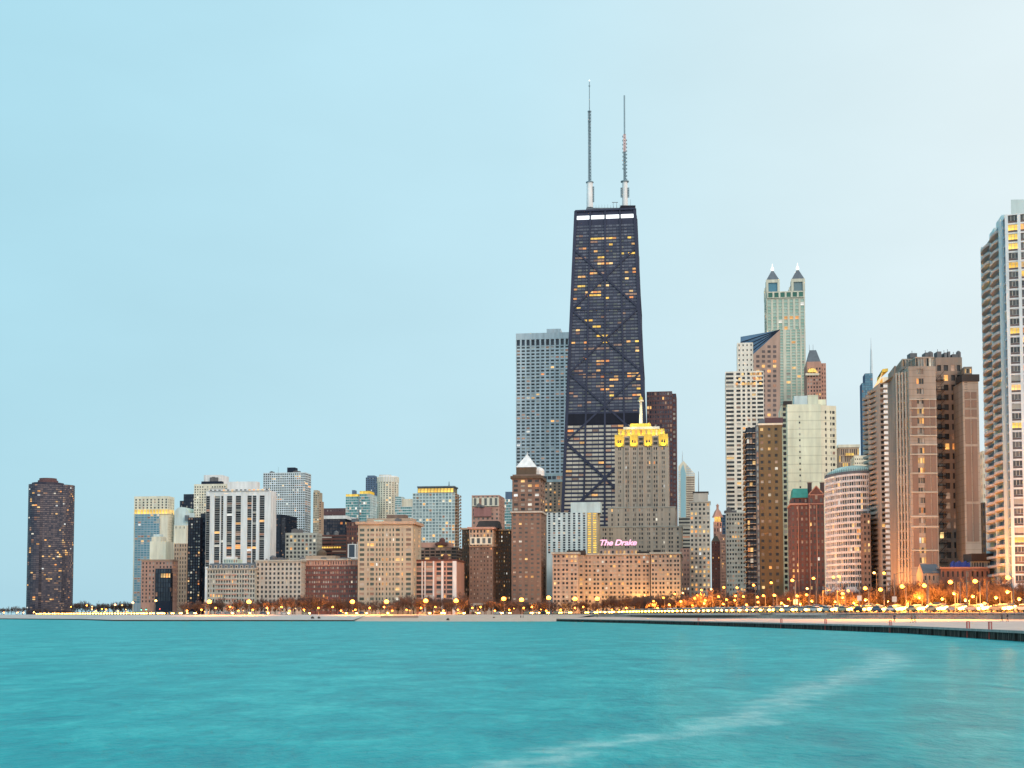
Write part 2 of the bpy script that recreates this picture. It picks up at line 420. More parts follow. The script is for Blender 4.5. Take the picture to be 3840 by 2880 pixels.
stone('white_blank', 226, 216, 192, joints=4.5); stone('mauve_panel', 150, 108, 104); stone('balcony_grey', 172, 168, 166); stone('roof_blue', 64, 92, 118, rough=.35); stone('pale_roof', 190, 206, 196); stone('metal_pale', 214, 228, 232, rough=.4)
stone('slate_blue', 92, 112, 136); stone('dark_roof', 58, 54, 54); stone('sky_panel', 190, 204, 204)
M = MATS

# ---- far left: dark three-winged tower
b = Bld('apartment_tower', 'dark bronze glass tower with rounded wings standing alone on the far left shore', D=1900, x=176)
def arc_outline(cx, cy, lobes, n=11):
    pts = []
    for (a0, dist, r, span) in lobes:
        ox, oy = cx + dist * math.cos(R(a0)), cy + dist * math.sin(R(a0))
        for i in range(n):
            t = R(a0 - span + 2 * span * i / (n - 1)); pts.append(Vector((ox + r * math.cos(t), oy + r * math.sin(t))))
    return pts
pc = at(180, 2050, 1900); X0, Y0 = pc.x, pc.y + 10
hw = (274 - 97) / 2 * 1900 / F
out = arc_outline(X0, Y0, [(-128, hw * .56, hw * .46, 74), (-12, hw * .54, hw * .48, 74), (104, hw * .5, hw * .55, 64)])
zt = zat(1819, 1900); zb = zat(2290, 1900)
mb = b.P('wall')
for i in range(len(out)):
    A, B_ = out[i], out[(i + 1) % len(out)]; U = (B_ - A).normalized(); Nn = Vector((U.y, -U.x))
    if Nn.dot(-(A + B_) / 2) > 0:
        right = (A.x + B_.x) / 2 > X0 + hw * .25
        b.facade(mb, M['bronze_lit'] if right and False else M['bronze'], A, B_, GROUND, zt, max(1, round((B_ - A).length / 2.6)), 62, wf=.96, hf=.62, g=G_BRONZE, pl=.035, pd=.08 if right else .03, pb=.0, runs=.68, rec=.2, zbot=zb - GROUND)
    else: mb.face([(A.x, A.y, GROUND), (B_.x, B_.y, GROUND), (B_.x, B_.y, zt), (A.x, A.y, zt)], M['bronze'])
mb.face([(p.x, p.y, zt) for p in out], M['dark_roof'])
q = MB(); q.lathe((X0 - 5, Y0, zt), [(hw * .42, 0), (hw * .42, 7), (hw * .36, 7.5), (hw * .36, 10)], M['purple_brown'], 14); b.one('penthouse', q)
q = MB(); q.lathe((X0 - 5, Y0, zt), [(hw * .66, 0), (hw * .66, 3.4)], M['bronze'], 14); b.one('roof_step', q)

# ---- left cluster, back to front
b = Bld('office_tower', 'small stepped navy tower peeping out left of the cream flats', D=1500, x=700)
b.box(688, 730, 1853, 30, M['dark_navy'], 5, 8, wf=.6, hf=.6, vb=1960, g=G_NAVY, pl=.03, pb=.25)
b.box(674, 687.5, 1878, 28, M['dark_navy'], 3, 6, wf=.6, hf=.6, vb=1960, g=G_NAVY, pb=.3, part='wing')

b = Bld('apartment_tower', 'teal glass tower in a cream frame with a row of lit arches under its top', D=1150, x=560)
c, z1 = b.box(503, 630, 1861, 14, M['cream_render'], 9, 4, wf=.42, hf=.62, vb=1909, pl=.0, top=8)
b.box(503.2, 629.8, 1909, 14, M['cream_render'], 11, 1, wf=.8, hf=.85, vb=1928, g=G_GOLD, pl=1, litm=G_GOLD, part='arcade', D=1148.8, z0=zat(1928, 1149))
b.box(503.4, 596, 1928, 14, M['blue_grey'], 8, 38, wf=.88, hf=.72, vb=2262, g=G_BLUE, pl=.02, pb=.06, D=1149.0, part='glass_wing')
b.box(596.3, 629.6, 1928, 14, M['cream_render'], 4, 36, wf=.55, hf=.6, vb=2262, g=G_DARK, pl=.06, D=1149.1, part='balcony_bay')
b.units(3, 2)

b = Bld('apartment_tower', 'pale grey tower with an arched roof next to the black glass tower', D=1150, x=690)
b.box(652, 725, 1924, 25, M['sky_panel'], 0, 0, vb=None)
c, z1, D_ = b.last
q = MB(); A, B_ = c[0], c[1]; U = (B_ - A).normalized(); V = (c[3] - c[0]).normalized(); ww = (B_ - A).length
pts = [(A + U * (ww * .36 - ww * .36 * math.cos(math.pi * i / 10)), z1 + 5.2 * math.sin(math.pi * i / 10)) for i in range(11)]
q.face([(p.x, p.y, z) for p, z in pts], M['sky_panel'])
for i in range(10):
    (p, z), (p2, z2) = pts[i], pts[i + 1]; e_ = V * 24
    q.face([(p.x, p.y, z), (p2.x, p2.y, z2), (p2.x + e_.x, p2.y + e_.y, z2), (p.x + e_.x, p.y + e_.y, z)], M['pale_roof'])
b.one('roof', q)
b.box(690, 704, 1932, 2, M['slate'], 0, 0, D=1146, vb=None, yb=1952, part='vent_panel')

b = Bld('apartment_block', 'slim cream block with a blank upper wall and tan windowed front below', D=1040, x=674)
b.box(652, 698, 1970, 20, M['cream_render'], 3, 1, wf=.2, hf=.5, vb=1990, bot=4, pl=0)
b.box(651, 699, 2038, 20, M['tan_brick'], 5, 14, wf=.45, hf=.6, vb=2260, D=1034, part='front_wing', pl=.03)

b = Bld('apartment_block', 'short cream tower with a rounded bumpy crown before the teal tower', D=1060, x=590)
b.box(560, 620, 2030, 22, M['cream_render'], 0, 0, vb=None)
b.pent(568, 604, 2012, M['cream_render'], 2, 12); b.pent(576, 598, 2003, M['pale_blue'], 4, 8)
b = Bld('apartment_block', 'pinkish brick block with a tall dark glass atrium set in its front', D=980, x=588)
b.box(529, 646, 2102, 10, M['pink_brick'], 9, 11, wf=.42, hf=.55, vb=2262, pl=.05, top=3, cornice=(.8, .5, M['tan_brick']))
q = b.corners(582, 640, 2200, 975, 4)
b.box(582, 640, 2132, 4, M['dark_navy'], 6, 7, wf=.86, hf=.86, vb=2255, D=975.5, g=G_NAVY, pl=.02, pb=.0, part='atrium')

b = Bld('apartment_tower', 'cream tower with a boxy white crown behind the white striped tower', D=1150, x=786)
b.box(726, 846, 1815, 22, M['cream_render'], 13, 30, wf=.5, hf=.55, vb=2110, pl=.06, pb=.15, top=6)
b.pent(764, 831, 1781, M['white_render'], 5, 18); b.box(752, 828, 1805, 5, M['dark_navy'], 0, 0, D=1153, vb=None, yb=1814.6, part='louvre_panel')
b.units(3, 5)
b = Bld('office_tower', 'black glass tower with a white gridded front left of the striped tower', D=950, x=735)
b.box(703, 750, 1940, 14, M['black_steel'], 5, 32, wf=.7, hf=.62, vb=2280, g=G_NAVY, pl=.05, pb=.24, side={'nc': 12, 'pb': .02, 'pl': .02, 'g': G_NAVY})
b.box(750.3, 775, 1925, 14, M['dark_navy'], 3, 32, wf=.9, hf=.8, vb=2280, g=G_NAVY, pb=.01, pl=.02, D=953, part='blue_wing')

b = Bld('apartment_tower', 'white tower with tall vertical stone stripes and dark glass strips', D=900, x=895)
ws = [(180, 218), (262, 314), (325, 346), (379, 430), (463, 514), (574, 616), (624, 660), (690, 738)]
c, z1 = b.box(771, 1014, 1841, 12, M['white_render'], 9, 32, hf=.94, wf=.5, vb=2125, top=18, g=G_DARK, cols=[((a - 180) / 616, (d - 180) / 616) for a, d in ws], pl=.05, pb=.02, pd=.05, rec=.8,
      side={'nc': 3, 'wf': .3})
b.box(780, 1006, 1834, 3, M['white_render'], 14, 1, wf=.55, hf=.6, D=899, z0=z1, vb=None, part='crown', pl=.12, side='plain')
b.pent(853, 962, 1806, M['white_render'], 3, 7); b.pent(790, 840, 1828, M['concrete'], 3, 7)

b = Bld('office_tower', 'wide grey grid tower with a dark plant box on its flat roof', D=1150, x=1065)
b.box(986, 1143, 1772, 18, M['grid_grey'], 20, 27, wf=.66, hf=.58, vb=2005, g=G_DARK, pl=.05, pb=.03, pd=.06, top=2, runs=.6, side={'nc': 2, 'wf': .9})
b.pent(1077, 1106, 1753, M['dark_navy'], 4, 8); b.units(3, 3)
b = Bld('apartment_tower', 'narrow tan tower with stacked balconies beside the grey grid tower', D=1130, x=1188)
b.box(1174, 1196, 1846, 10, M['beige_brick'], 3, 20, wf=.55, hf=.6, vb=2010, pl=.05); b.box(1196.3, 1204, 1880, 8, M['tan_brick'], 1, 17, wf=.6, hf=.6, vb=2010, part='wing')
b.pent(1176, 1190, 1838, M['beige_brick'], 3, 8)
b = Bld('office_tower', 'dark navy curved glass tower right of the white striped tower', D=1000, x=1043)
b.box(1016, 1052, 1929, 30, M['dark_navy'], 6, 24, wf=.9, hf=.74, vb=2105, g=G_NAVY, pl=.01, pb=0, yaw=14)
b.box(1052.3, 1070, 1940, 28, M['dark_navy'], 3, 23, wf=.9, hf=.74, vb=2105, g=G_NAVY, pl=0, pb=0, yaw=-14, D=1001, part='curved_end')
b = Bld('office_block', 'squat grey concrete block with dark square windows in front of the grid tower', D=920, x=1125)
b.box(1070, 1186, 1998, 14, M['grey_stone'], 8, 7, wf=.62, hf=.6, vb=2110, pl=.07, top=6); b.units(6, 9, hmax=2.5)

b = Bld('office_block', 'broad dark purple slab building closing the gap behind the black glass box', D=1600, x=1250)
b.box(1200, 1300, 1906, 40, M['purple_brown'], 16, 3, wf=.5, hf=.3, vb=1960, pl=0, g=G_BRONZE)
b = Bld('office_block', 'black glass box under a white roof slab behind the red banded block', D=1250, x=1250)
b.box(1207, 1295, 1946, 35, M['dark_navy'], 9, 6, wf=.92, hf=.8, vb=2010, g=G_BRONZE, pl=.04, pb=.0)
b.ring('roof_slab', b.last[0], b.last[1], 3.0, .8, M['white_render'])
b = Bld('parking_block', 'low reddish brown block with long bands and one glowing floor', D=940, x=1245)
b.box(1189, 1300, 2006, 30, M['dark_red_brick'], 2, 7, wf=.96, hf=.4, vb=2100, pl=.0, g=G_DARK, top=2)
q = b.corners(1194, 1280, 2054, 939.6, .3); mbq = MB()
for i in range(9):
    t0, t1 = i / 9 + .01, (i + .8) / 9; p, p2 = q[0] + (q[1] - q[0]) * t0, q[0] + (q[1] - q[0]) * t1
    mbq.obox(((p.x + p2.x) / 2, (p.y + p2.y) / 2, zat(2053, 940)), ((p2.x - p.x) / 2, (p2.y - p.y) / 2, 0), (0, .1, 0), (0, 0, .5), G_GOLD)
b.one('lit_floor', mbq); b.units(3, 4)
b = Bld('apartment_block', 'small brick block with a navy panel framed in white beside the beige flats', D=900, x=1322)
b.box(1300, 1345, 1958, 20, M['dark_red_brick'], 5, 5, wf=.5, hf=.55, vb=2045, pl=.08); b.pent(1318, 1336, 1945, M['slate'], 2, 8)
b.box(1304, 1334, 2040, 8, M['white_render'], 1, 1, wf=.74, hf=.9, vb=2092, D=870, g=G_NAVY, pl=0, pb=0, pd=0, part='framed_bay')

b = Bld('office_tower', 'teal glass twin tower with glowing yellow tops', D=1300, x=1342)
b.box(1296, 1345, 1862, 30, M['pale_blue'], 7, 13, wf=.97, hf=.8, vb=1990, g=G_TEAL, pl=.07, pb=.1, litm=G_WHITE)
b.pent(1297, 1344, 1853, M['gold_lit_stone'], 1, 20, nc=8, nr=1, wf=.9, hf=.7, g=G_GOLD, pl=.9, litm=G_GOLD); b.pent(1320, 1330, 1838, M['slate_blue'], 4, 8)
b.box(1348, 1388, 1852, 28, M['pale_blue'], 6, 14, wf=.96, hf=.8, vb=1990, g=G_TEAL, pl=.06, pb=.1, D=1295, litm=G_WHITE, part='twin')
b.pent(1349, 1387, 1841, M['gold_lit_stone'], 1, 18, nc=6, nr=1, wf=.9, hf=.7, g=G_GOLD, pl=.9, litm=G_GOLD)
b = Bld('apartment_tower', 'slate blue slim tower tucked behind the round cream tower', D=1420, x=1390)
b.box(1371, 1414, 1790, 30, M['slate_blue'], 7, 28, wf=.5, hf=.6, vb=2000, g=G_NAVY, pl=.02, pb=.08); b.pent(1377, 1404, 1783, M['slate_blue'], 4, 12)
b = Bld('apartment_tower', 'round cream tower with ribbed sides on the hill of roofs', D=1330, x=1450)
pc = at(1451, 1900, 1330); rr = (1492 - 1411) / 2 * 1330 / F; n_ = 22
out = [Vector((pc.x + rr * math.cos(-2 * math.pi * i / n_ * -1), pc.y + rr + rr * math.sin(2 * math.pi * i / n_))) for i in range(n_)]
zt = zat(1806, 1330); mb = b.P('wall')
for i in range(n_):
    A, B_ = out[i], out[(i + 1) % n_]; U = (B_ - A).normalized(); Nn = Vector((U.y, -U.x))
    if Nn.dot(-(A + B_) / 2) > 0: b.facade(mb, M['cream_render'], A, B_, GROUND, zt, 1, 22, wf=.5, hf=.6, zbot=zat(1985, 1330) - GROUND, pl=.05, pb=.2, g=G_GREY)
    else: mb.face([(A.x, A.y, GROUND), (B_.x, B_.y, GROUND), (B_.x, B_.y, zt), (A.x, A.y, zt)], M['cream_render'])
mb.face([(p.x, p.y, zt) for p in out], M['roof_gravel'])
q = MB(); q.lathe((pc.x, pc.y + rr, zt), [(rr * .97, 0), (rr * .97, 5), (rr * .9, 6)], M['white_render'], 22)
for i in range(14):
    a = -math.pi * i / 13; q.obox((pc.x + rr * .98 * math.cos(a), pc.y + rr + rr * .98 * math.sin(a), zt + 2.6), (.5, 0, 0), (0, .5, 0), (0, 0, 2.6), M['cream_render'])
b.one('crown', q); q = MB(); q.box(pc.x - rr * .8, pc.x + rr * .3, pc.y + rr * .6, pc.y + rr * 1.4, zt + 6, zt + 7.4, M['concrete']); b.one('penthouse', q)
b = Bld('office_block', 'teal glass block with a cream top box left of the yellow crowned glass tower', D=1250, x=1512)
b.box(1481, 1545, 1900, 30, M['pale_blue'], 9, 9, wf=.95, hf=.62, vb=1990, g=G_TEAL, pl=.06, pb=.15, litm=G_WHITE)
b.pent(1482, 1506, 1862, M['pale_blue'], 1, 14, nc=4, nr=5, wf=.95, hf=.6, g=G_TEAL, pl=0); b.pent(1508, 1544, 1871, M['cream_render'], 2, 14)

b = Bld('apartment_tower', 'pale glass tower with a bright yellow lit crown and a dark balcony side', D=950, x=1635)
b.box(1547, 1706, 1849, 17, M['sky_panel'], 13, 17, wf=.74, hf=.72, vb=2050, g=G_PALE, pl=.05, pb=.06, pd=.06,
      side={'nc': 2, 'm': M['tan_brick'], 'wf': .75, 'hf': .62, 'g': G_DARK, 'pl': .25, 'rec': 1.4})
b.pent(1566, 1702, 1828, M['slate'], 2, 13, nc=11, nr=1, wf=.9, hf=.68, g=G_GOLD, pl=.75, litm=G_GOLD)
c, z1, D_ = b.last; q = MB(); cc = b.corners(1564, 1704, 1826, 951, 15)
zz = zat(1828, 952); q.prism(cc, zz, zz + .9, M['slate']); b.one('roof_slab', q)
q = MB(); p = at(1684, 1826, 960); q.tube((p.x, p.y, zz + .9), (p.x, p.y, zat(1806, 960)), .5, .2, M['slate'], 5); b.one('mast', q)
p0 = c[1]; V_ = (c[2] - c[1]).normalized(); Ux = Vector((V_.y, -V_.x))
for j in range(17):
    z = zat(2050, 950) + (z1 - zat(2050, 950)) * j / 17
    for k_ in range(2):
        q = MB(); pp = p0 + V_ * (4 + 8.5 * k_) + Ux * .9
        q.obox((pp.x, pp.y, z + .15), (V_.x * 2.6, V_.y * 2.6, 0), (Ux.x * .9, Ux.y * .9, 0), (0, 0, .15), M['concrete'])
        q.obox((pp.x + Ux.x * .85, pp.y + Ux.y * .85, z + .8), (V_.x * 2.6, V_.y * 2.6, 0), (Ux.x * .05, Ux.y * .05, 0), (0, 0, .5), M['brown_brick']); b.one('balcony', q)
b.units(2, 6)

b = Bld('apartment_tower', 'pinkish cream tower with a blank brown panel high on its front', D=1100, x=1820)
b.box(1769, 1872, 1857, 30, M['pink_brick'], 6, 9, wf=.42, hf=.5, vb=2000, pl=.05, g=G_GREY, side={'nc': 3})
b.box(1771, 1870, 1866, 1, M['cream_render'], 5, 1, wf=.5, hf=.86, D=1099, yb=1898, vb=None, pl=0, g=G_GREY, part='top_bay')
b.box(1776, 1842, 1903, 1, M['mauve_panel'], 0, 0, D=1099, yb=1937, vb=None, part='panel'); b.units(3, 8)
b = Bld('office_tower', 'teal glass tower with a slate top box left of the pyramid roofed tower', D=1200, x=1900)
b.box(1883, 1920, 1872, 25, M['pale_blue'], 5, 11, wf=.9, hf=.78, vb=1985, g=G_TEAL, pl=.1, litm=G_WHITE); b.pent(1895, 1919, 1844, M['slate_blue'], 3, 12)

# ---- the front row along the drive
b = Bld('apartment_block', 'grey stone and brick block under a slate mansard with dormers', D=800, x=867)
b.box(776, 956, 2135, 22, M['grey_stone'], 18, 9, wf=.42, hf=.6, vb=2296, g=G_DARK, pl=.03, pb=.12, pd=.03, cornice=(.6, .6, M['concrete']),
      cols=[(i / 18 + (.012 if i % 3 else .018), (i + 1) / 18 - .012) for i in range(18)])
c, z1, D_ = b.last
for (a, d) in ((.18, .34), (.36, .5), (.52, .62), (.78, .86)):
    for lev in (0,):
        p, p2 = c[0] + (c[1] - c[0]) * a, c[0] + (c[1] - c[0]) * d; V_ = (c[3] - c[0]).normalized()
        for j in range(9):
            q = MB(); h = (z1 - 4) / 9; zc = 3.4 + h * j + h * .06
            q.obox(((p.x + p2.x) / 2 - V_.x * .12, (p.y + p2.y) / 2 - V_.y * .12, zc), ((p2.x - p.x) / 2, (p2.y - p.y) / 2, 0), (0, .14, 0), (0, 0, h * .12), M['pink_brick']); b.one('brick_band', q)
q = MB(); V_ = (c[3] - c[0]).normalized(); U = (c[1] - c[0]).normalized(); zr = zat(2112, 800)
q.prism([p for p in c], z1 + .6, zr, M['slate'], top=M['roof_gravel'], pts2=[c[0] + U * 1.2 + V_ * 2, c[1] - U * 1.2 + V_ * 2, c[2] - U * 1.2, c[3] + U * 1.2]); b.one('mansard_roof', q)
for i in range(9):
    p = c[0] + (c[1] - c[0]) * ((i + .6) / 9.2) + V_ * .2; q = MB()
    q.obox((p.x, p.y + .5, z1 + 1.5), (.7, 0, 0), (0, .7, 0), (0, 0, .9), M['concrete']); q.obox((p.x, p.y - .22, z1 + 1.5), (.4, 0, 0), (0, .06, 0), (0, 0, .6), G_DARK)
    q.prism([Vector((p.x - .85, p.y - .3)), Vector((p.x + .85, p.y - .3)), Vector((p.x + .85, p.y + 1.2)), Vector((p.x - .85, p.y + 1.2))], z1 + 2.4, z1 + 3.0, M['slate'], pts2=[Vector((p.x - .1, p.y - .3)), Vector((p.x + .1, p.y - .3)), Vector((p.x + .1, p.y + 1.2)), Vector((p.x - .1, p.y + 1.2))])
    b.one('dormer', q)
b.last = (c, zr, 800)
b.pent(838, 892, 2096, M['pale_roof'], 5, 8, nc=6, nr=1, wf=.7, hf=.6, g=G_PALE); b.pent(846, 880, 2087, M['metal_pale'], 7, 5)
q = MB(); p = at(914, 2100, 806); q.tube((p.x, p.y, zr), (p.x, p.y, zat(2068, 806)), .18, .08, M['metal_pale'], 5); b.one('flagpole', q)

b = Bld('apartment_block', 'plain cream block with ten columns of dark windows next to the red brick block', D=800, x=1044)
b.box(959, 1129, 2106, 24, M['concrete'], 11, 11, wf=.52, hf=.58, vb=2296, g=G_DARK, pl=.03, pb=.04, pd=.03, top=2, cornice=(1.0, .7, M['grey_stone']))
b.units(5, 11)
b = Bld('apartment_block', 'long red brick block with a pale cornice and white window bays', D=805, x=1235)
c, z1 = b.box(1131, 1341, 2121, 26, M['red_brick'], 24, 10, wf=.6, hf=.5, vb=2296, g=G_GREY, pl=.03, pb=.34, pd=.05, runs=.4,
      cols=[((i + (.12 if i % 4 else .3)) / 24, (i + .82) / 24) for i in range(24)])
b.box(1131, 1341, 2101, 26, M['pink_brick'], 22, 1, wf=.4, hf=.6, z0=z1 + .002, D=804.8, vb=None, part='attic', pb=.3, cornice=(.9, .8, M['concrete']))
b.pent(1146, 1256, 2084, M['tan_brick'], 5, 12)
c, z1, D_ = b.last; p = at(1206, 2090, 815); q = MB(); q.lathe((p.x, p.y, z1), [(3, 0), (3, 5.0), (2.2, 6.0), (.3, 7.0)], M['dark_brown'], 12); b.one('water_tank', q); b.units(4, 12, hmax=2.2)

b = Bld('apartment_block', 'large beige corner block with rows of green tinted windows and some warm lit floors', D=785, x=1445)
g8 = []
for a, d in ((.03, .115), (.17, .20), (.225, .295), (.33, .36), (.385, .415), (.44, .47), (.515, .54), (.575, .60), (.635, .66), (.69, .765), (.80, .825), (.88, .97)): g8.append((a, d))
b.box(1342, 1547, 1966, 24, M['beige_brick'], 12, 17, hf=.56, vb=2292, top=12, g=glass('green_dark_glass', (.05, .075, .065, 1), (.13, .16, .14, 1)), cols=g8, pl=.13, pb=.04, pd=.09, runs=.75, cornice=(1.6, 1.3, M['tan_brick']), side={'nc': 2, 'wf': .2})
b.pent(1376, 1545, 1944, M['tan_brick'], 4, 12); c, z1, D_ = b.last
b.pent(1450, 1520, 1930, M['brown_brick'], 6, 8); b.pent(1402, 1436, 1950, M['pale_roof'], 2, 4)
b.units(4, 14)

b = Bld('apartment_block', 'stepped pinkish block with dark terraces below the yellow crowned glass tower', D=850, x=1640)
b.box(1572, 1712, 2052, 26, M['brown_brick'], 7, 4, wf=.8, hf=.55, vb=2100, g=G_DARK, pl=.06); b.pent(1574, 1684, 2034, M['pink_brick'], 3, 16)
b.box(1640, 1662, 2044, 1.5, M['pink_brick'], 1, 1, wf=.85, hf=.7, D=851, yb=2058, vb=None, g=G_GOLD, pl=1, litm=G_GOLD, part='lit_bay')
b.units(5, 15, m=M['dark_red_brick'])
b = Bld('apartment_block', 'white and brick flats with wide dark bay windows beside the beige corner block', D=792, x=1632)
b.box(1555, 1712, 2104, 26, M['pink_brick'], 8, 11, vb=2296, hf=.66, g=G_DARK, pb=.05, pl=.02, cols=[(.03, .16), (.20, .23), (.27, .43), (.52, .63), (.70, .74), (.77, .9)], top=4, cornice=(.9, .5, M['dark_red_brick']), side='plain')
c, z1, D_ = b.last; V_ = (c[3] - c[0]).normalized()
for a, d in ((.0, .03), (.165, .195), (.235, .265), (.435, .47), (.635, .69), (.905, 1.0)):
    q = MB(); p, p2 = c[0] + (c[1] - c[0]) * a, c[0] + (c[1] - c[0]) * d
    q.obox(((p.x + p2.x) / 2 - V_.x * .2, (p.y + p2.y) / 2 - V_.y * .2, (z1 + GROUND) / 2), ((p2.x - p.x) / 2, (p2.y - p.y) / 2, 0), (0, .25, 0), (0, 0, (z1 - GROUND) / 2 - .02), M['white_render']); b.one('pilaster', q)
b.units(4, 16, m=M['dark_red_brick'])

b = Bld('hotel', 'brown brick hotel with a pale arcaded top and a long dark mansard roof', D=812, x=1818)
b.box(1760, 1848, 2050, 26, M['brown_brick'], 7, 13, wf=.3, hf=.42, vb=2250, pl=.05, pb=.25, g=G_DARK)
c, z1, D_ = b.last
b.box(1759, 1849, 1984, 27, M['tan_brick'], 7, 4, wf=.5, hf=.62, z0=z1 + .01, D=811.4, vb=None, pl=.06, pb=.2, part='upper_floors', cornice=(1.2, 1.0, M['pink_brick']))
b.box(1763, 1845, 2014, .8, M['cream_render'], 4, 1, wf=.55, hf=.7, D=810.4, yb=2042, vb=None, pl=0, pb=.3, part='arcade', g=G_GREY)
b.box(1732, 1759, 1986, 20, M['dark_brown'], 4, 17, wf=.4, hf=.45, vb=2250, pl=.05, pb=.2, D=822, part='wing', cornice=(1, .8, M['tan_brick']))
b.box(1849.5, 1914, 1990, 20, M['dark_brown'], 7, 17, wf=.36, hf=.45, vb=2250, pl=.07, pb=.2, D=822, part='wing', cornice=(1, .8, M['tan_brick']))
cc = b.corners(1782, 1870, 1960, 818, 16); zr = zat(1980, 818); q = MB()
U = (cc[1] - cc[0]).normalized(); V_ = (cc[3] - cc[0]).normalized()
q.prism(cc, zr, zat(1952, 818), M['dark_roof'], pts2=[cc[0] + U * 2 + V_ * 3, cc[1] - U * 1 + V_ * 3, cc[2] - U * 1 - V_ * 3, cc[3] + U * 2 - V_ * 3]); b.one('mansard_roof', q)
b.box(1760, 1849, 2262, 2, M['grey_stone'], 6, 1, wf=.45, hf=.6, D=810, vb=2298, part='stone_base', pb=.2)

b = Bld('apartment_tower', 'tall brown brick tower with a pale pyramid roof', D=800, x=1972)
nz0 = zat(1923, 800)
b.box(1918, 2029, 1923, 24, M['brown_brick'], 5, 21, wf=.46, hf=.42, vb=2270, pl=.05, pb=.16, pd=.05, g=G_GREY, cornice=(.9, .8, M['concrete']), side={'nc': 2, 'wf': .4})
c, z1, D_ = b.last
b.box(1921, 2027, 1795, 22, M['brown_brick'], 4, 7, wf=.56, hf=.52, z0=z1 + .9, D=801, vb=None, pl=.12, pb=.15, part='upper_shaft', g=G_DARK, cornice=(1.6, 1.0, M['dark_brown']), side={'nc': 2})
c, z1, D_ = b.last
b.box(1922, 2026, 1779, 20, M['brown_brick'], 0, 0, z0=z1 + 1.6, D=801.5, vb=None, part='attic', yref=1785)
b.last = (b.last[0], b.last[1], 800)
b.box(1936, 2008, 1752, 13, M['dark_brown'], 0, 0, z0=b.last[1] + .01, D=804, vb=None, part='lantern', yref=1760)
cc, zr, D_ = b.last; ce = sum(cc, Vector((0, 0))) / 4; q = MB(); U = (cc[1] - cc[0]).normalized()
grow = [ce + (p - ce) * 1.06 for p in cc]; q.prism(grow, zr, zat(1700, 806), M['metal_pale'], pts2=[ce + (p - ce) * .02 for p in cc]); b.one('pyramid_roof', q)
q = MB(); q.tube((ce.x, ce.y, zat(1702, 806)), (ce.x, ce.y, zat(1690, 806)), .4, .1, M['metal_pale'], 5); b.one('finial', q)
p = at(2022, 1752, 806); q = MB(); q.lathe((p.x, p.y + 4, zat(1779, 801)), [(3.2, 0), (3.2, 3), (2.6, 4.2), (1.2, 5), (.2, 5.4)], M['metal_pale'], 12); b.one('dome', q)

# ---- middle: grid tower, black cross-braced tower and its neighbours
b = Bld('office_tower', 'tall pale grey grid tower with a dark louvred top floor left of the black tower', D=1250, x=2036)
b.box(1935, 2136, 1296, 45, M['grid_grey'], 11, 38, wf=.66, hf=.52, vb=1776, pl=.05, pb=.05, pd=.05, g=G_DARK, runs=.5)
c, z1, D_ = b.last
b.box(1934.6, 2136.4, 1248, 45.2, M['grid_grey'], 11, 1, wf=.66, hf=.9, z0=z1 + .004, D=1249.8, vb=None, top=23, g=G_NAVY, pl=0, pb=0, pd=0, part='louvre_floor', rec=1.5, yref=1400)
b.pent(2050, 2102, 1233, M['grid_grey'], 5, 14)
b.box(1934, 2137, 1776, 4, M['sky_panel'], 12, 1, wf=.85, hf=.4, D=1246, yb=1808, vb=None, g=G_NAVY, pl=0, pb=0, part='belt_floor', yref=1790)
b.box(1960, 2137, 1808, 4, M['tan_brick'], 11, 11, wf=.42, hf=.6, D=1246.2, vb=1930, pl=.18, pb=.03, part='lower_front', yref=1850)

b = Bld('skyscraper', 'tall black tapering skyscraper with cross bracing and two white antennas', D=1150, x=2265)
th = R(YAW); Ux, Vy = Vector((math.cos(th), -math.sin(th), 0)), Vector((math.sin(th), math.cos(th), 0))
zb, zt = GROUND, zat(785, 1158)
bl, br = at(2092, 2290, 1150), at(2443, 2290, 1150); cb = Vector(((bl.x + br.x) / 2, 1150, 0)); wb = (br.x - bl.x)
tl, tr = at(2159, 796, 1160), at(2380, 796, 1160); ct = Vector(((tl.x + tr.x) / 2, 1160, 0)); wt = (tr.x - tl.x)
DB, DT = 50.0, 31.0
def hp(s, d, z):                                             # s 0..1 along the front, d 0..1 in depth
    t = (z - zb) / (zt - zb); c = cb.lerp(ct, t); wd = wb + (wt - wb) * t; dp = DB + (DT - DB) * t
    p = c + Ux * ((s - .5) * wd) + Vy * (d * dp); return Vector((p.x, p.y, z))
q = b.P('core')
q.mesh8([hp(0, 0, zb), hp(1, 0, zb), hp(1, 1, zb), hp(0, 1, zb), hp(0, 0, zt), hp(1, 0, zt), hp(1, 1, zt), hp(0, 1, zt)], M['steel_dark'])
def zs(y): return zat(y, 1154)
UPV = (hp(.5, 0, zt) - hp(.5, 0, zb)).normalized()
def hwin(face, s0, s1, z0, z1, m, outw=.1):
    if face == 0: a, c_ = hp(s0, 0, (z0 + z1) / 2), hp(s1, 0, (z0 + z1) / 2)
    else: a, c_ = hp(1, s0, (z0 + z1) / 2), hp(1, s1, (z0 + z1) / 2)
    U = (c_ - a); l = U.length; U.normalize(); nn = Vector((U.y, -U.x, 0))
    b.win.append(((a + c_) / 2 + nn * outw, U, UPV, l, (z1 - z0), m))
HG = glass('tower_glass', (.045, .055, .090, 1), (.145, .155, .200, 1), rough=.15)
HP = glass('tower_lit_tone', (.44, .39, .32, 1), (.72, .65, .55, 1), rough=.5)  # pale tone paints in the lit ceilings behind the lower windows
y = 834
rnd = random.Random(21); row = 0
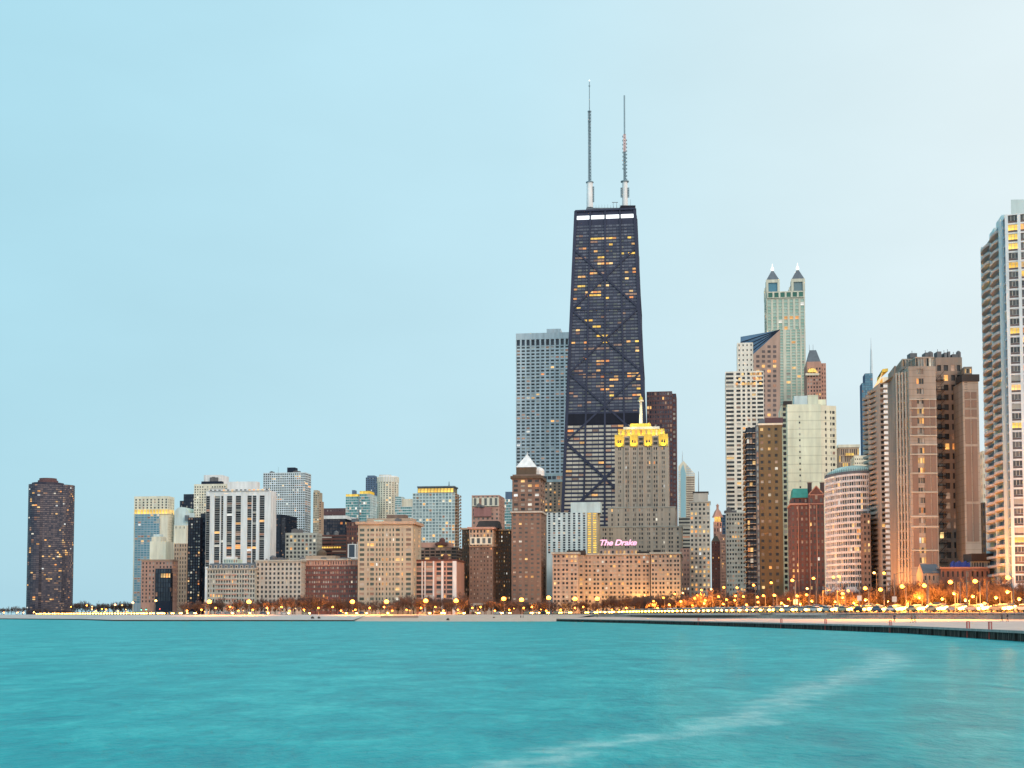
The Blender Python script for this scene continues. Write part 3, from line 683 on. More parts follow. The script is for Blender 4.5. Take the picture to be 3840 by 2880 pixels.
while y < 1545:
    row += 1; z1_, z0_ = zs(y + 2.6), zs(y + 9.2)
    base = rnd.random(); sky_row = 870 < y < 885
    prevm = None
    for f_, nb in ((0, 16), (1, 9)):
        i = 0
        while i < nb:
            k_ = 1; r_ = rnd.random()
            lp = .085 if base > .55 else .03
            if sky_row and 4 <= i < 11 and f_ == 0: m_ = G_GOLD if rnd.random() < .7 else G_LIT
            elif y < 866: m_ = HG
            elif prevm and rnd.random() < .5: m_ = prevm
            elif r_ < lp: m_ = rnd.choice((G_LIT, G_LIT, G_GOLD))
            elif r_ < lp + .045: m_ = G_DIM
            elif r_ < lp + .18: m_ = G_GREY
            else: m_ = HG
            prevm = m_ if m_ in (G_LIT, G_GOLD, G_DIM) else None
            g0 = .03
            if f_ == 0: s0, s1 = .015 + .97 * (i + .04) / nb, .015 + .97 * (i + .96) / nb
            else: s0, s1 = .03 + .94 * (i + .1) / nb, .03 + .94 * (i + .9) / nb
            hwin(f_, s0, s1, z0_, z1_, m_); i += 1
    y += 11.9
y = 1592
while y < 2200:
    z1_, z0_ = zs(y + 2), zs(y + 9.8)
    for f_, nb in ((0, 12), (1, 6)):
        for i in range(nb):
            hwin(f_, .015 + .97 * (i + .04) / nb, .015 + .97 * (i + .96) / nb, z0_, z1_, HP if rnd.random() < .9 else (G_DIM if rnd.random() < .7 else G_LIT))
    y += 15.2
fr = b.P('frame')
def beam(p0, p1, wdt, off, m=M['steel_dark'], dth=.5):
    d = (p1 - p0); l = d.length; d.normalize(); nn = -Vy if abs(d.dot(Vy)) < .6 else Ux
    nn = nn - d * nn.dot(d); nn.normalize(); s_ = d.cross(nn)
    fr.obox((p0 + p1) / 2 + nn * off, d * (l / 2), s_ * (wdt / 2), nn * dth, m)
for i, s_ in enumerate((0.0, .25, .5, .75, 1.0)):
    beam(hp(s_, 0, zb), hp(s_, 0, zt), 2.6 if i in (0, 4) else 1.5, .5 + .01 * i)
for s_ in (.34, .67, 1.0): beam(hp(1, s_, zb) , hp(1, s_, zt), 1.6, .5)
for yy in (1155, 1395, 1547): z_ = zs(yy); beam(hp(0, 0, z_), hp(1, 0, z_), 1.6, .42)
for i, yy in enumerate([y_ for y_ in range(0)]): pass
for (y0, y1) in ((926, 1155), (1155, 1395), (1395, 1655), (1655, 1945), (1945, 2240)):
    z0_, z1_ = zs(y1), zs(y0)
    for k_, (sa, sb) in enumerate(((0, 1), (1, 0))): beam(hp(sa, 0, z0_), hp(sb, 0, z1_), 1.5 if y0 < 1650 else 2.2, .62 + .06 * k_)
    for k_, (da, db) in enumerate(((0, 1), (1, 0))):
        p0, p1 = hp(1, da, z0_), hp(1, db, z1_); d = (p1 - p0); l = d.length; d.normalize(); nn = Ux - d * Ux.dot(d); nn.normalize()
        fr.obox((p0 + p1) / 2 + nn * (.6 + .06 * k_), d * (l / 2), d.cross(nn) * 1.0, nn * .45, M['steel_dark'])
q = MB()                                                     # solid plant floors
for s0, s1 in ((0, 1),):
    a, c_ = zs(1589), zs(1548)
    q.mesh8([hp(-.004, -.02, a), hp(1.004, -.02, a), hp(1.004, 0, a), hp(-.004, 0, a), hp(-.004, -.02, c_), hp(1.004, -.02, c_), hp(1.004, 0, c_), hp(-.004, 0, c_)], M['black_steel'])
b.one('plant_floor', q)
GL = glow('white_light_band', (.93, 1, 1, 1), 1.6)
for i in range(4):
    a, c_ = zs(813), zs(800); s0, s1 = .02 + .96 * (i + .006) / 4, .02 + .96 * (i + .994) / 4; q = MB()
    q.mesh8([hp(s0, -.03, a), hp(s1, -.03, a), hp(s1, 0, a), hp(s0, 0, a), hp(s0, -.03, c_), hp(s1, -.03, c_), hp(s1, 0, c_), hp(s0, 0, c_)], GL); b.one('light_band', q)
q = MB(); q.mesh8([hp(-.01, -.05, zt - .8), hp(1.01, -.05, zt - .8), hp(1.01, 1, zt - .8), hp(-.01, 1, zt - .8), hp(-.01, -.05, zt + .6), hp(1.01, -.05, zt + .6), hp(1.01, 1, zt + .6), hp(-.01, 1, zt + .6)], M['steel_dark']); b.one('roof_edge', q)
DH = 1172
a0, a1 = at(2199, 785, DH), at(2342, 785, DH); q = MB(); zp = zat(779, DH)
q.box(a0.x, a1.x, DH, DH + 14, zt + .6, zp, M['slate']); b.one('penthouse', q)
for i in range(13):
    q = MB(); u = a0.x + (a1.x - a0.x) * (i + .3) / 13; h = random.uniform(1.5, 3.6); q.tube((u, DH + 1, zp), (u, DH + 1, zp + h), .14, .08, M['plant_grey'], 4); b.one('aerial', q)
q = MB(); x_ = at(2300, 780, DH).x
for dx in (0, 3): q.tube((x_ + dx, DH + 1, zp), (x_ + dx, DH + 1, zp + 5), .2, .2, M['plant_grey'], 4)
q.obox((x_ + 1.5, DH + 1, zp + 5), (2.6, 0, 0), (0, .2, 0), (0, 0, .2), M['plant_grey']); b.one('gantry', q)
p = at(2356, 790, DH); q = MB(); q.box(p.x - 7, p.x + 6, DH - 3, DH + 6, zt + 3, zt + 6.8, M['black_steel']); q.box(p.x - 5, p.x - 4, DH - 2, DH, zt + .6, zt + 3, M['black_steel']); q.box(p.x + 3, p.x + 4, DH - 2, DH, zt + .6, zt + 3, M['black_steel'])
q.tube((p.x + 2, DH, zt + 6.8), (p.x + 2, DH, zt + 13), .15, .1, M['plant_grey'], 4); b.one('hoist', q)
AW, AG, AP = stone('antenna_white', 226, 224, 216), stone('antenna_grey', 128, 148, 158), stone('antenna_pink', 214, 190, 190)
def antenna(x, segs, plats, studs):
    q = MB(); cx = at(x, 700, DH + 6).x; cy = DH + 6
    for (y0, y1, w0, w1, m, lat) in segs:                      # picture rows, picture widths
        z0_, z1_, r0, r1 = zat(y0, cy), zat(y1, cy), w0 / 2 * cy / F, w1 / 2 * cy / F
        if not lat: q.tube((cx, cy, z0_), (cx, cy, z1_), r0, r1, m, 14)
        else:
            n = max(3, int((z1_ - z0_) / (r0 * 2.4)))
            for sx, sy in ((-1, -1), (1, -1), (1, 1), (-1, 1)): q.tube((cx + sx * r0, cy + sy * r0, z0_), (cx + sx * r1, cy + sy * r1, z1_), .34, .3, m, 4)
            for i in range(n):
                za, zc = z0_ + (z1_ - z0_) * i / n, z0_ + (z1_ - z0_) * (i + 1) / n
                for sx, sy in ((1, 0), (0, 1), (-1, 0), (0, -1)):
                    ax, ay = (-r0, -r0) if (sx, sy) == (0, 1) else (0, 0)
                for (xa, ya, xb, yb_) in ((-1, -1, 1, -1), (1, -1, 1, 1), (1, 1, -1, 1), (-1, 1, -1, -1)):
                    q.tube((cx + xa * r0, cy + ya * r0, za), (cx + xb * r0, cy + yb_ * r0, zc), .2, .2, m, 3); q.tube((cx + xa * r0, cy + ya * r0, zc), (cx + xb * r0, cy + yb_ * r0, zc), .2, .2, m, 3)
            q.tube((cx, cy, z0_), (cx, cy, z1_), r0 * .5, r1 * .5, m, 6)
    for (yy, ww) in plats: q.tube((cx, cy, zat(yy + 1.5, cy)), (cx, cy, zat(yy - 1.5, cy)), ww / 2 * cy / F, ww / 2 * cy / F, AG, 12)
    for (y0, y1, n, ww, side_) in studs:
        for i in range(n):
            z_ = zat(y0 + (y1 - y0) * (i + .5) / n, cy); r_ = ww / 2 * cy / F
            q.obox((cx + side_ * r_, cy - r_ * .3, z_), (.7, 0, 0), (0, .7, 0), (0, 0, .5), AG)
    b.one('antenna', q)
antenna(2211.5, [(779, 686, 25, 23, AW, 0)] + [(684, 456, 10, 8.5, AG, 1), (456, 418, 10, 10, AG, 1), (418, 306, 3.6, 3, AG, 0)], [(684, 30), (456, 12), (418, 15), (322, 7)], [(700, 760, 9, 27, 1)])
antenna(2343, [(779, 682, 22, 20, AW, 0), (680, 570, 8, 7.5, AG, 1), (570, 505, 9, 8, AP, 1), (505, 358, 6, 5.4, AG, 0)], [(681, 32)], [(704, 742, 6, 27, -1), (704, 742, 6, 27, 1), (520, 680, 12, 12, 1), (505, 640, 9, 11, -1)])
p = at(2209, 304, DH + 6); q = MB(); q.lathe((at(2211.5, 700, DH + 6).x, DH + 6, zat(305, DH + 6)), [(.2, 0), (.6, .4), (.6, 1.0), (.2, 1.4)], glow('beacon_white', (1, 1, 1, 1), 1.2), 8); b.one('beacon', q)

b = Bld('office_tower', 'dark reddish brown tower just right of the black skyscraper', D=1320, x=2482)
b.box(2426, 2522, 1468, 40, M['purple_brown'], 10, 28, wf=.66, hf=.6, vb=1950, g=G_BRONZE, pl=.035, pb=.04, pd=.05)
b.box(2522.4, 2537, 1476, 34, M['purple_brown'], 1, 28, wf=.6, hf=.6, vb=1950, D=1326, g=G_BRONZE, pl=.02, part='corner_bay')

b = Bld('apartment_tower', 'pale stone and glass tower ending in a slanted point with a thin spire', D=1450, x=2575)
D_ = 1450
def py_(x, y, dy=0): p = at(x, y, D_ + dy); return Vector((p.x, p.y, p.z))
q = b.P('wall')
sil = [(2544, 2300), (2606, 2300), (2606, 1776), (2563, 1728), (2544, 1748)]
fr_ = [py_(x, y) for x, y in sil]; bk = [p + Vector((4, 30, 0)) for p in fr_]
q.face(fr_, M['cream_render'])
for i in range(5): q.face([fr_[i], fr_[(i + 1) % 5], bk[(i + 1) % 5], bk[i]], M['pale_blue'] if i == 3 else M['cream_render'])
q2 = MB(); gl = [(2553, 2010), (2572, 2010), (2572, 1776), (2562, 1740), (2553, 1762)]
gf = [py_(x, y, -.5) for x, y in gl]; q2.face(gf, glass('sky_glass', (.30, .56, .66, 1), (.34, .6, .70, 1)))
for i in range(5): q2.face([gf[i], gf[(i + 1) % 5], gf[(i + 1) % 5] + Vector((0, .5, 0)), gf[i] + Vector((0, .5, 0))], M['pale_blue'])
b.one('glass_bay', q2)
for i in range(30):
    q2 = MB(); yy = 1748 + i * 8.6; xr = min(2605, 2563 + (yy - 1728) * .9); p0, p1 = py_(2574, yy, -.2), py_(xr - 1, yy, -.2)
    if xr > 2577: q2.obox((p0 + p1) / 2, ((p1.x - p0.x) / 2, 0, 0), (0, .25, 0), (0, 0, .7), M['tan_shade'] if yy > 1790 else M['grid_grey']); b.one('floor_band', q2)
for i in range(28):
    q2 = MB(); yy = 1768 + i * 8.6; p0, p1 = py_(2545, yy, -.2), py_(2552, yy, -.2); q2.obox((p0 + p1) / 2, ((p1.x - p0.x) / 2, 0, 0), (0, .25, 0), (0, 0, .7), M['grid_grey']); b.one('floor_band', q2)
q2 = MB(); p = py_(2562, 1728); q2.tube((p.x, p.y + 6, p.z - 3), (p.x, p.y + 6, zat(1688, D_)), .9, .15, M['grid_grey'], 5); b.one('spire', q2)
# ---- blue-white striped slab in front of the black tower
b = Bld('apartment_block', 'white slab with blue vertical window strips and a yellow lit stair bay', D=870, x=2130)
b.box(2050, 2200, 1922, 22, M['pale_blue'], 8, 17, wf=.46, hf=.7, vb=2075, g=G_NAVY, pl=.04, pb=.06, litm=G_WHITE, rec=.6)
b.box(2200.3, 2240, 1922, 22, M['beige_brick'], 2, 18, wf=.62, hf=.6, vb=2075, g=G_GOLD, pl=.55, pb=.1, litm=G_GOLD, D=869.5, part='stair_bay', pd=0)
b.pent(2140, 2251, 1883, M['sky_panel'], 3, 14)

# ---- stepped limestone tower with the golden crown
b = Bld('office_tower', 'stepped grey limestone tower with a floodlit golden crown and a mast', D=900, x=2405)
D_ = 900
m = M['palmolive_stone']
def pal(x0, x1, yt, D, depth, groups, nr, part, z0=None, vb=2075, **k):
    # groups: (x0, x1, n windows, recessed?) in picture columns
    cols = []
    for g0, g1, n in groups:
        for i in range(n):
            a = (g1 - g0) / n; cols.append((((g0 + a * (i + .2)) - x0) / (x1 - x0), ((g0 + a * (i + .8)) - x0) / (x1 - x0)))
    return b.box(x0, x1, yt, depth, m, 9, nr, part=part, cols=cols, hf=.56, D=D, z0=z0, vb=vb, g=G_DARK, pl=.015, pb=.2, pd=.02, side={'nc': 4, 'wf': .35}, **k)
pal(2225, 2557, 1977, 894, 40, [(2229, 2243, 2), (2258, 2276, 2), (2284, 2300, 2), (2343, 2361, 2), (2374, 2386, 2), (2395, 2414, 2), (2427, 2440, 2), (2449, 2468, 2), (2481, 2494, 2), (2506, 2526, 2), (2536, 2548, 1)], 6, 'lower_block', cornice=(.7, .3, M['grey_stone']))
zl = b.last[1] + .7
pal(2280, 2534, 1904, 898, 36, [(2292, 2300, 1), (2316, 2324, 1), (2343, 2361, 2), (2374, 2386, 2), (2395, 2414, 2), (2427, 2440, 2), (2449, 2468, 2), (2481, 2487, 1), (2508, 2516, 1)], 4, 'middle_block', z0=zl, vb=None, cornice=(.6, .3, M['grey_stone']))
zm = b.last[1] + .6
c, zs1 = pal(2306, 2506, 1674, 903, 30, [(2318, 2330, 2), (2343, 2361, 2), (2374, 2386, 2), (2395, 2414, 2), (2427, 2440, 2), (2449, 2468, 2), (2481, 2494, 2)], 13, 'shaft', z0=zm, vb=None, yref=1790)
# projecting piers, lower than the shaft
V_ = (c[3] - c[0]).normalized(); U = (c[1] - c[0]).normalized(); Lf = (c[1] - c[0]).length
def shaftx(x): return (x - 2306) / 200 * Lf
for x0, x1 in ((2341, 2346), (2358, 2363), (2393, 2398), (2411, 2416), (2447, 2452), (2466, 2471)):
    q = MB(); p = c[0] + U * (shaftx((x0 + x1) / 2)); hw_ = shaftx(x1) - shaftx(x0)
    q.obox((p.x - V_.x * .4, p.y - V_.y * .4, (zm + zs1) / 2), (U.x * hw_ / 2, U.y * hw_ / 2, 0), (V_.x * .5, V_.y * .5, 0), (0, 0, (zs1 - zm) / 2 - .02), m); b.one('pier', q)
gm = M['gold_lit_stone']
cr = b.box(2306.4, 2505.6, 1634, 29, m, 0, 0, part='crown', D=903.3, z0=zs1 + .01, vb=None, yref=1790)
z2 = cr[1]
for x0, x1 in ((2306, 2341), (2363, 2393), (2416, 2447), (2471, 2506)):
    q = MB(); p = c[0] + U * ((shaftx(x0) + shaftx(x1)) / 2); hw_ = shaftx(x1) - shaftx(x0)
    q.obox((p.x - V_.x * .3, p.y - V_.y * .3, (zs1 + z2) / 2 + .4), (U.x * hw_ / 2, U.y * hw_ / 2, 0), (V_.x * .5, V_.y * .5, 0), (0, 0, (z2 - zs1) / 2 + .4), gm)
    for dx in (-.8, .8): q.obox((p.x - V_.x * .82 + U.x * dx, p.y - V_.y * .82 + U.y * dx, zs1 + 3.2), (.45, 0, 0), (0, .06, 0), (0, 0, .9), G_DARK)
    b.one('floodlit_pier', q)
for x0, x1 in ((2347, 2357), (2399, 2410), (2453, 2465)):
    for j in range(2):
        q = MB(); p = c[0] + U * ((shaftx(x0) + shaftx(x1)) / 2)
        q.obox((p.x, p.y - .1, zs1 + 2 + 3 * j), (U.x * 1.2, U.y * 1.2, 0), (0, .25, 0), (0, 0, .8), G_DARK); b.one('window', q)
b.box(2319, 2492, 1609, 24, gm, 9, 1, wf=.35, hf=.75, part='upper_crown', D=906, z0=z2 + .01, vb=None, yref=1790, g=G_LIT, pl=.2)
z3 = b.last[1]
b.box(2338, 2474, 1600, 18, M['cream_render'], 0, 0, part='terrace', D=909, z0=z3 + .01, vb=None, yref=1790); z4 = b.last[1]
b.box(2364, 2441, 1588, 12, gm, 0, 0, part='cap', D=911, z0=z4 + .01, vb=None, yref=1790); z5 = b.last[1]
px_ = at(2405, 1790, 915).x; zmst = zat(1490, 915); q = MB()
q.tube((px_, 916, z5), (px_, 916, zat(1506, 915)), 1.3, .8, M['cream_render'], 8); q.tube((px_, 916, zat(1506, 915)), (px_, 916, zat(1500, 915)), 2.0, 2.0, M['cream_render'], 10); q.lathe((px_, 916, zat(1500, 915)), [(1.3, 0), (1.3, 1.6), (.6, 2.2), (.3, 3.2)], gm, 10); b.one('mast', q)
def lamp(loc, e, col, r=.4, name='lamp_light', kind='POINT'):
    d = bpy.data.lights.new(name, kind); d.energy = e; d.color = col; d.shadow_soft_size = r
    o = bpy.data.objects.new(name, d); COL.objects.link(o); o.location = loc; return o
GOLD = (1, .53, .07)
def spot(loc, tgt, e, col, ang=70, r=.5):
    d = bpy.data.lights.new('floodlight', 'SPOT'); d.energy = e; d.color = col; d.spot_size = R(ang); d.spot_blend = .6; d.shadow_soft_size = r
    o = bpy.data.objects.new('floodlight', d); COL.objects.link(o); o.location = loc; o.rotation_euler = (Vector(tgt) - Vector(loc)).to_track_quat('-Z', 'Y').to_euler(); return o
for x in (2323, 2378, 2431, 2488):                            # floodlights below the golden piers, as the tower has
    p = c[0] + U * shaftx(x); a_ = p - V_ * 3.4; spot((a_.x, a_.y, zs1 - 2.2), (p.x - V_.x * .8, p.y - V_.y * .8, zs1 + 5.5), 4200, GOLD, 70)
for x in (2330, 2365, 2405, 2445, 2480):
    p = c[0] + U * shaftx(x) + V_ * 1.2; lamp((p.x, p.y, z2 + 1.2), 300, GOLD)
for x in (2372, 2432): p = c[0] + U * shaftx(x) + V_ * 4.0; lamp((p.x, p.y, z4 + 1.5), 500, (1, .72, .25))
lamp((px_ - 3, 911, z5 + 3), 1300, (1, .72, .25)); lamp((px_ + 3, 911, z5 + 8), 1000, (1, .72, .25))
b.box(2204, 2282, 1952, 3, M['grey_stone'], 3, 1, D=885, wf=.4, hf=.4, vb=None, yb=1977, z0=None, part='terrace_screen') if False else None

# ---- the long hotel
b = Bld('hotel', 'long pinkish limestone hotel with floodlit lower walls on the lakefront', D=800, x=2320)
m = M['drake_stone']
kw = dict(wf=.46, hf=.52, g=G_DARK, pl=.09, pb=.12, pd=.07, runs=.4, vb=2296)
def paired(n): return [((i + (.30 if i % 2 == 0 else .14)) / n, (i + (.82 if i % 2 == 0 else .66)) / n) for i in range(n)]
b.box(2072, 2168, 2078, 60, m, 6, 13, D=792, part='left_wing', cols=paired(6), cornice=(1.2, .7, M['grey_stone']), **kw)
b.box(2168.4, 2190, 2082, 50, m, 1, 13, D=800, part='link', **kw)
b.box(2190.4, 2438, 2082, 50, m, 16, 13, D=803, part='centre_wing', cols=paired(16), cornice=(1.0, .6, M['grey_stone']), **kw)
b.box(2441, 2552, 2078, 60, m, 8, 13, D=792, part='right_wing', cols=paired(8), cornice=(1.2, .7, M['grey_stone']), **kw)
b.box(2248, 2393, 2060, 14, m, 10, 1, wf=.5, hf=.6, D=808, part='penthouse', z0=zat(2084, 803), vb=None, pl=.3)
p = at(2450, 2060, 800); q = MB(); q.box(p.x - 9, p.x - 1, 806, 812, zat(2082, 800), zat(2066, 800), M['dark_roof']); q.box(p.x + 1, p.x + 5, 806, 810, zat(2082, 800), zat(2060, 800), M['dark_roof']); b.one('roof_plant', q)
p = at(2165, 2070, 800); q = MB(); q.box(p.x - 6, p.x + 5, 800, 806, zat(2078, 792), zat(2064, 800), M['dark_roof']); b.one('roof_plant', q)
for yy in (2116, 2178):
    for (x0, x1, D2) in ((2072, 2168, 791.8), (2190.4, 2438, 802.8), (2441, 2552, 791.8)):
        cc = b.corners(x0, x1, 2180, D2, .4); q = MB(); q.prism(cc, zat(yy + 1, 800), zat(yy - 1, 800), M['limestone']); b.one('string_course', q)
for x, D2, e in ((2187, 790, 900), (2212, 799, 900), (2242, 799, 600), (2272, 799, 600), (2304, 799, 500), (2363, 799, 700), (2392, 799, 900), (2421, 799, 900), (2120, 788, 200), (2470, 788, 700), (2520, 788, 900), (2545, 786, 900)):
    pp = at(x, 2235, D2 - 1.0); lamp((pp.x, pp.y, zat(2236, D2)), e * .9, (1, .50, .10), .25)
for x in (2105, 2215, 2300, 2390, 2480, 2535):               # floodlights on the lawn before the hotel
    p = at(x, 2300, 772); pt = at(x, 2235, 795); spot((p.x, p.y, GROUND + 1), tuple(pt), 11000, (1, .50, .14), 85)
# rooftop sign (its own thing)
sg = empty('neon_sign', (at(2316, 2040, 798).x, 799, zat(2060, 803))); tag(sg, 'pink neon script sign on the hotel roof', 'sign')
cu = bpy.data.curves.new('sign_text', 'FONT'); cu.body = 'The Drake'; cu.size = 7.2; cu.shear = .28; cu.extrude = .25; cu.offset = .16; cu.align_x = 'CENTER'; cu.space_character = .92
to = bpy.data.objects.new('tmp_text', cu); COL.objects.link(to)
dg = bpy.context.evaluated_depsgraph_get(); me = bpy.data.meshes.new_from_object(to.evaluated_get(dg)); bpy.data.objects.remove(to)
me.materials.clear(); me.materials.append(glow('pink_neon', (1, .40, .66, 1), 1.35))
xs = [v.co.x for v in me.vertices]; sx_ = (at(2386, 2040, 798).x - at(2248, 2040, 798).x) / (max(xs) - min(xs))
lt = bpy.data.objects.new('lettering', me); COL.objects.link(lt); lt.parent = sg; lt.rotation_euler = (R(90), 0, R(-YAW)); lt.scale = (sx_, sx_ * .86, 1); lt.location = (0, 0, 2.2)
q = MB(); gp = sg.location
for i in range(9): u = -10.5 + 21 * i / 8; q.tube((gp.x + u, gp.y + .9 - u * .14, gp.z), (gp.x + u, gp.y + .9 - u * .14, gp.z + 6.6), .12, .12, M['plant_grey'], 4)
for z_ in (2.0, 4.4): q.tube((gp.x - 10.5, gp.y + .9 + 1.47, gp.z + z_), (gp.x + 10.5, gp.y + .9 - 1.47, gp.z + z_), .12, .12, M['plant_grey'], 4)
q.build('sign_frame', sg)
lamp((gp.x, gp.y - 3.0, gp.z + 4), 500, (1, .4, .6), 1.5, 'sign_light')

# ---- right of the hotel
b = Bld('apartment_block', 'slim cream tower with a flat cap box and vertical window columns', D=880, x=2626)
b.box(2588, 2664, 1884, 24, M['limestone'], 5, 21, wf=.5, hf=.56, vb=2235, pl=.17, pb=.08, pd=.06, g=G_DARK, side={'nc': 3}, cornice=(.8, .4, M['concrete']))
b.pent(2600, 2655, 1848, M['concrete'], 2, 14, cornice=(.8, .4, M['dark_roof']))
q = MB(); p = at(2620, 1840, 890); q.tube((p.x, p.y, zat(1850, 882)), (p.x, p.y, zat(1768, 890)), .3, .12, M['plant_grey'], 5); b.one('flagpole', q)
b.box(2552, 2586, 2056, 20, M['pink_brick'], 3, 10, wf=.4, hf=.45, vb=2235, D=870, part='side_block', pl=.05)
b = Bld('parking_block', 'grey deck of open parking floors squeezed behind the slim cream tower', D=960, x=2570)
b.box(2545, 2590, 1940, 30, M['grey_stone'], 1, 9, wf=.94, hf=.5, vb=2060, g=G_DARK, pl=.1)
b = Bld('church_tower', 'pink lit stone tower with a small pointed belfry', D=1050, x=2690)
b.box(2676, 2708, 1956, 16, M['pink_brick'], 3, 5, wf=.4, hf=.6, vb=2060, pl=.06)
b.pent(2679, 2703, 1938, M['gold_lit_stone'], 2, 10, nc=3, nr=1, wf=.5, hf=.8, g=G_LIT, pl=.9)
c, z1, D_ = b.last; q = MB(); ce = (c[0] + c[2]) / 2; zq = zat(1938, 1052); q.lathe((ce.x, ce.y, zq), [(4.4, 0), (3.4, 2), (2.4, 4.5), (.9, 6.5), (.9, 8.6), (1.3, 9), (.2, 10.5)], M['pink_brick'], 8); b.one('belfry', q)
lamp((ce.x - 3, ce.y - 14, zq + 1), 2600, (1, .55, .35))
b = Bld('office_block', 'dark slate block half hidden left of the white balcony tower', D=1150, x=2715)
b.box(2702, 2728, 1930, 20, M['slate_blue'], 3, 8, wf=.5, hf=.6, vb=2010, g=G_NAVY)
b = Bld('apartment_block', 'narrow dark brick block with a pointed top below the belfry', D=800, x=2685)
b.box(2669, 2701, 2030, 16, M['dark_red_brick'], 3, 15, wf=.3, hf=.4, vb=2235, pl=.03, pb=.1)
c, z1, D_ = b.last; q = MB(); ce = (c[0] + c[2]) / 2; q.prism(c, z1, z1 + 3.4, M['dark_brown'], pts2=[ce + (p - ce) * .35 for p in c]); b.one('roof', q)
b = Bld('apartment_block', 'pale pink block with a close grid of tiny windows right of the dark brick block', D=840, x=2715)
b.box(2702, 2730, 2004, 18, M['pink_brick'], 6, 20, wf=.5, hf=.5, vb=2235, pl=.05, pb=.1)

b = Bld('apartment_tower', 'white tower with glazed corners, warm lit top floors and a setback top block', D=790, x=2795)
mx_ = stone('corner_tower_wall', 212, 207, 196)
b.box(2723, 2866, 1392, 26, mx_, 7, 33, hf=.56, vb=1915, pl=.05, pb=.05, pd=.08, g=G_DARK, cols=[(.01, .21), (.28, .39), (.44, .51), (.57, .64), (.69, .79), (.83, .985)], side={'nc': 3, 'wf': .8}, top=2)
c, z1, D_ = b.last
q = b.corners(2725, 2864, 1640, 789.7, .3)
mbq = MB(); rnd = random.Random(4)
for j in range(3):
    for i in range(9):
        if rnd.random() < .3: continue
        p, p2 = q[0] + (q[1] - q[0]) * (.26 + .08 * i), q[0] + (q[1] - q[0]) * (.315 + .08 * i); z_ = zat(1403 + 18 * j, 790)
        mbq.obox(((p.x + p2.x) / 2, (p.y + p2.y) / 2, z_), ((p2.x - p.x) / 2, (p2.y - p.y) / 2, 0), (0, .12, 0), (0, 0, .65), G_LIT)
b.one('lit_floors', mbq)
b.pent(2764, 2824, 1285, mx_, 4, 14, nc=4, nr=6, wf=.3, hf=.4, pl=0, pb=0)
b.box(2724, 2806, 1922, 26, M['grey_stone'], 8, 19, wf=.6, hf=.5, vb=2235, D=786, part='podium', pl=.09, pb=.2, pd=.05)
b.units(3, 31)

b = Bld('office_tower', 'rose granite tower with a steeply slanted blue glass roof', D=960, x=2852)
def P3(x, y, dy=0): return at(x, y, 960 + dy)
sil = [(2777, 2300), (2926, 2300), (2926, 1236), (2822, 1322), (2822, 1300), (2777, 1300)]
sil = [(2777, 2300), (2926, 2300), (2926, 1236), (2777, 1372)]
q = b.P('wall'); f4 = [P3(x, y) for x, y in sil]; bk = [p + Vector((5, 36, 0)) for p in f4]
bk[3] = P3(2777, 1263, 36); bk[2] = P3(2921, 1238, 36)
q.face(f4, M['rose_granite'])
q.face([f4[1], f4[2], bk[2], bk[1]], M['rose_granite']); q.face([f4[0], f4[3], bk[3], bk[0]], M['slate_blue']); q.face([bk[0], bk[1], bk[2], bk[3]], M['rose_granite'])
q2 = MB(); q2.face([f4[3], f4[2], bk[2], bk[3]], M['roof_blue'])
for i in range(1, 5):
    t = i / 5; a, c_ = f4[3].lerp(bk[3], t), f4[2].lerp(bk[2], t); q2.tube(a, c_, .5, .5, M['dark_navy'], 4)
b.one('glass_roof', q2)
for j in range(34):
    for i in range(6):
        x = 2800 + i * 21; yy = 1300 + j * 18.3
        if yy - 8 < 1236 + (2926 - x + 9) * .914 or yy > 1920: continue
        r_ = random.random(); b.win.append((P3(x, yy, -.05), Vector((1, 0, 0)), Vector((0, 0, 1)), 12 * 960 / F, 10 * 960 / F, G_LIT if r_ < .08 else G_DIM if r_ < .14 else glass('rose_glass', (.06, .05, .05, 1), (.16, .12, .12, 1))))

b = Bld('skyscraper', 'slender pale green skyscraper topped by four small lantern turrets', D=1080, x=2950)
m = M['green_stone']
c, z1 = b.box(2876, 3022, 1236, 40, m, 7, 34, wf=.5, hf=.78, vb=1600, g=G_GREEN, pl=.025, pb=.04, pd=.0, cols=[(.06, .10), (.14, .26), (.30, .42), (.50, .60), (.64, .74), (.78, .86), (.90, .96)], yref=1350, side={'nc': 3})
b.box(2876.4, 3021.6, 1092, 39, m, 7, 9, wf=.62, hf=.9, z0=z1 + .01, D=1080.4, vb=None, g=G_GREEN, pl=.05, pb=.0, pd=0, part='upper_shaft', yref=1350, top=30, side={'nc': 3})
c, z1, D_ = b.last
b.box(2880, 3018, 1094, 1, m, 6, 1, wf=.7, hf=.8, D=1079.5, yb=1116, vb=None, g=glass('dark_green_glass', (.02, .12, .09, 1), (.06, .2, .15, 1)), pl=0, pb=0, pd=0, part='loggia', yref=1350)
U = (c[1] - c[0]).normalized(); V_ = (c[3] - c[0]).normalized(); Lw = (c[1] - c[0]).length; tw = Lw * .345; zt_ = zat(1046, 1080); za = zat(1010, 1085)
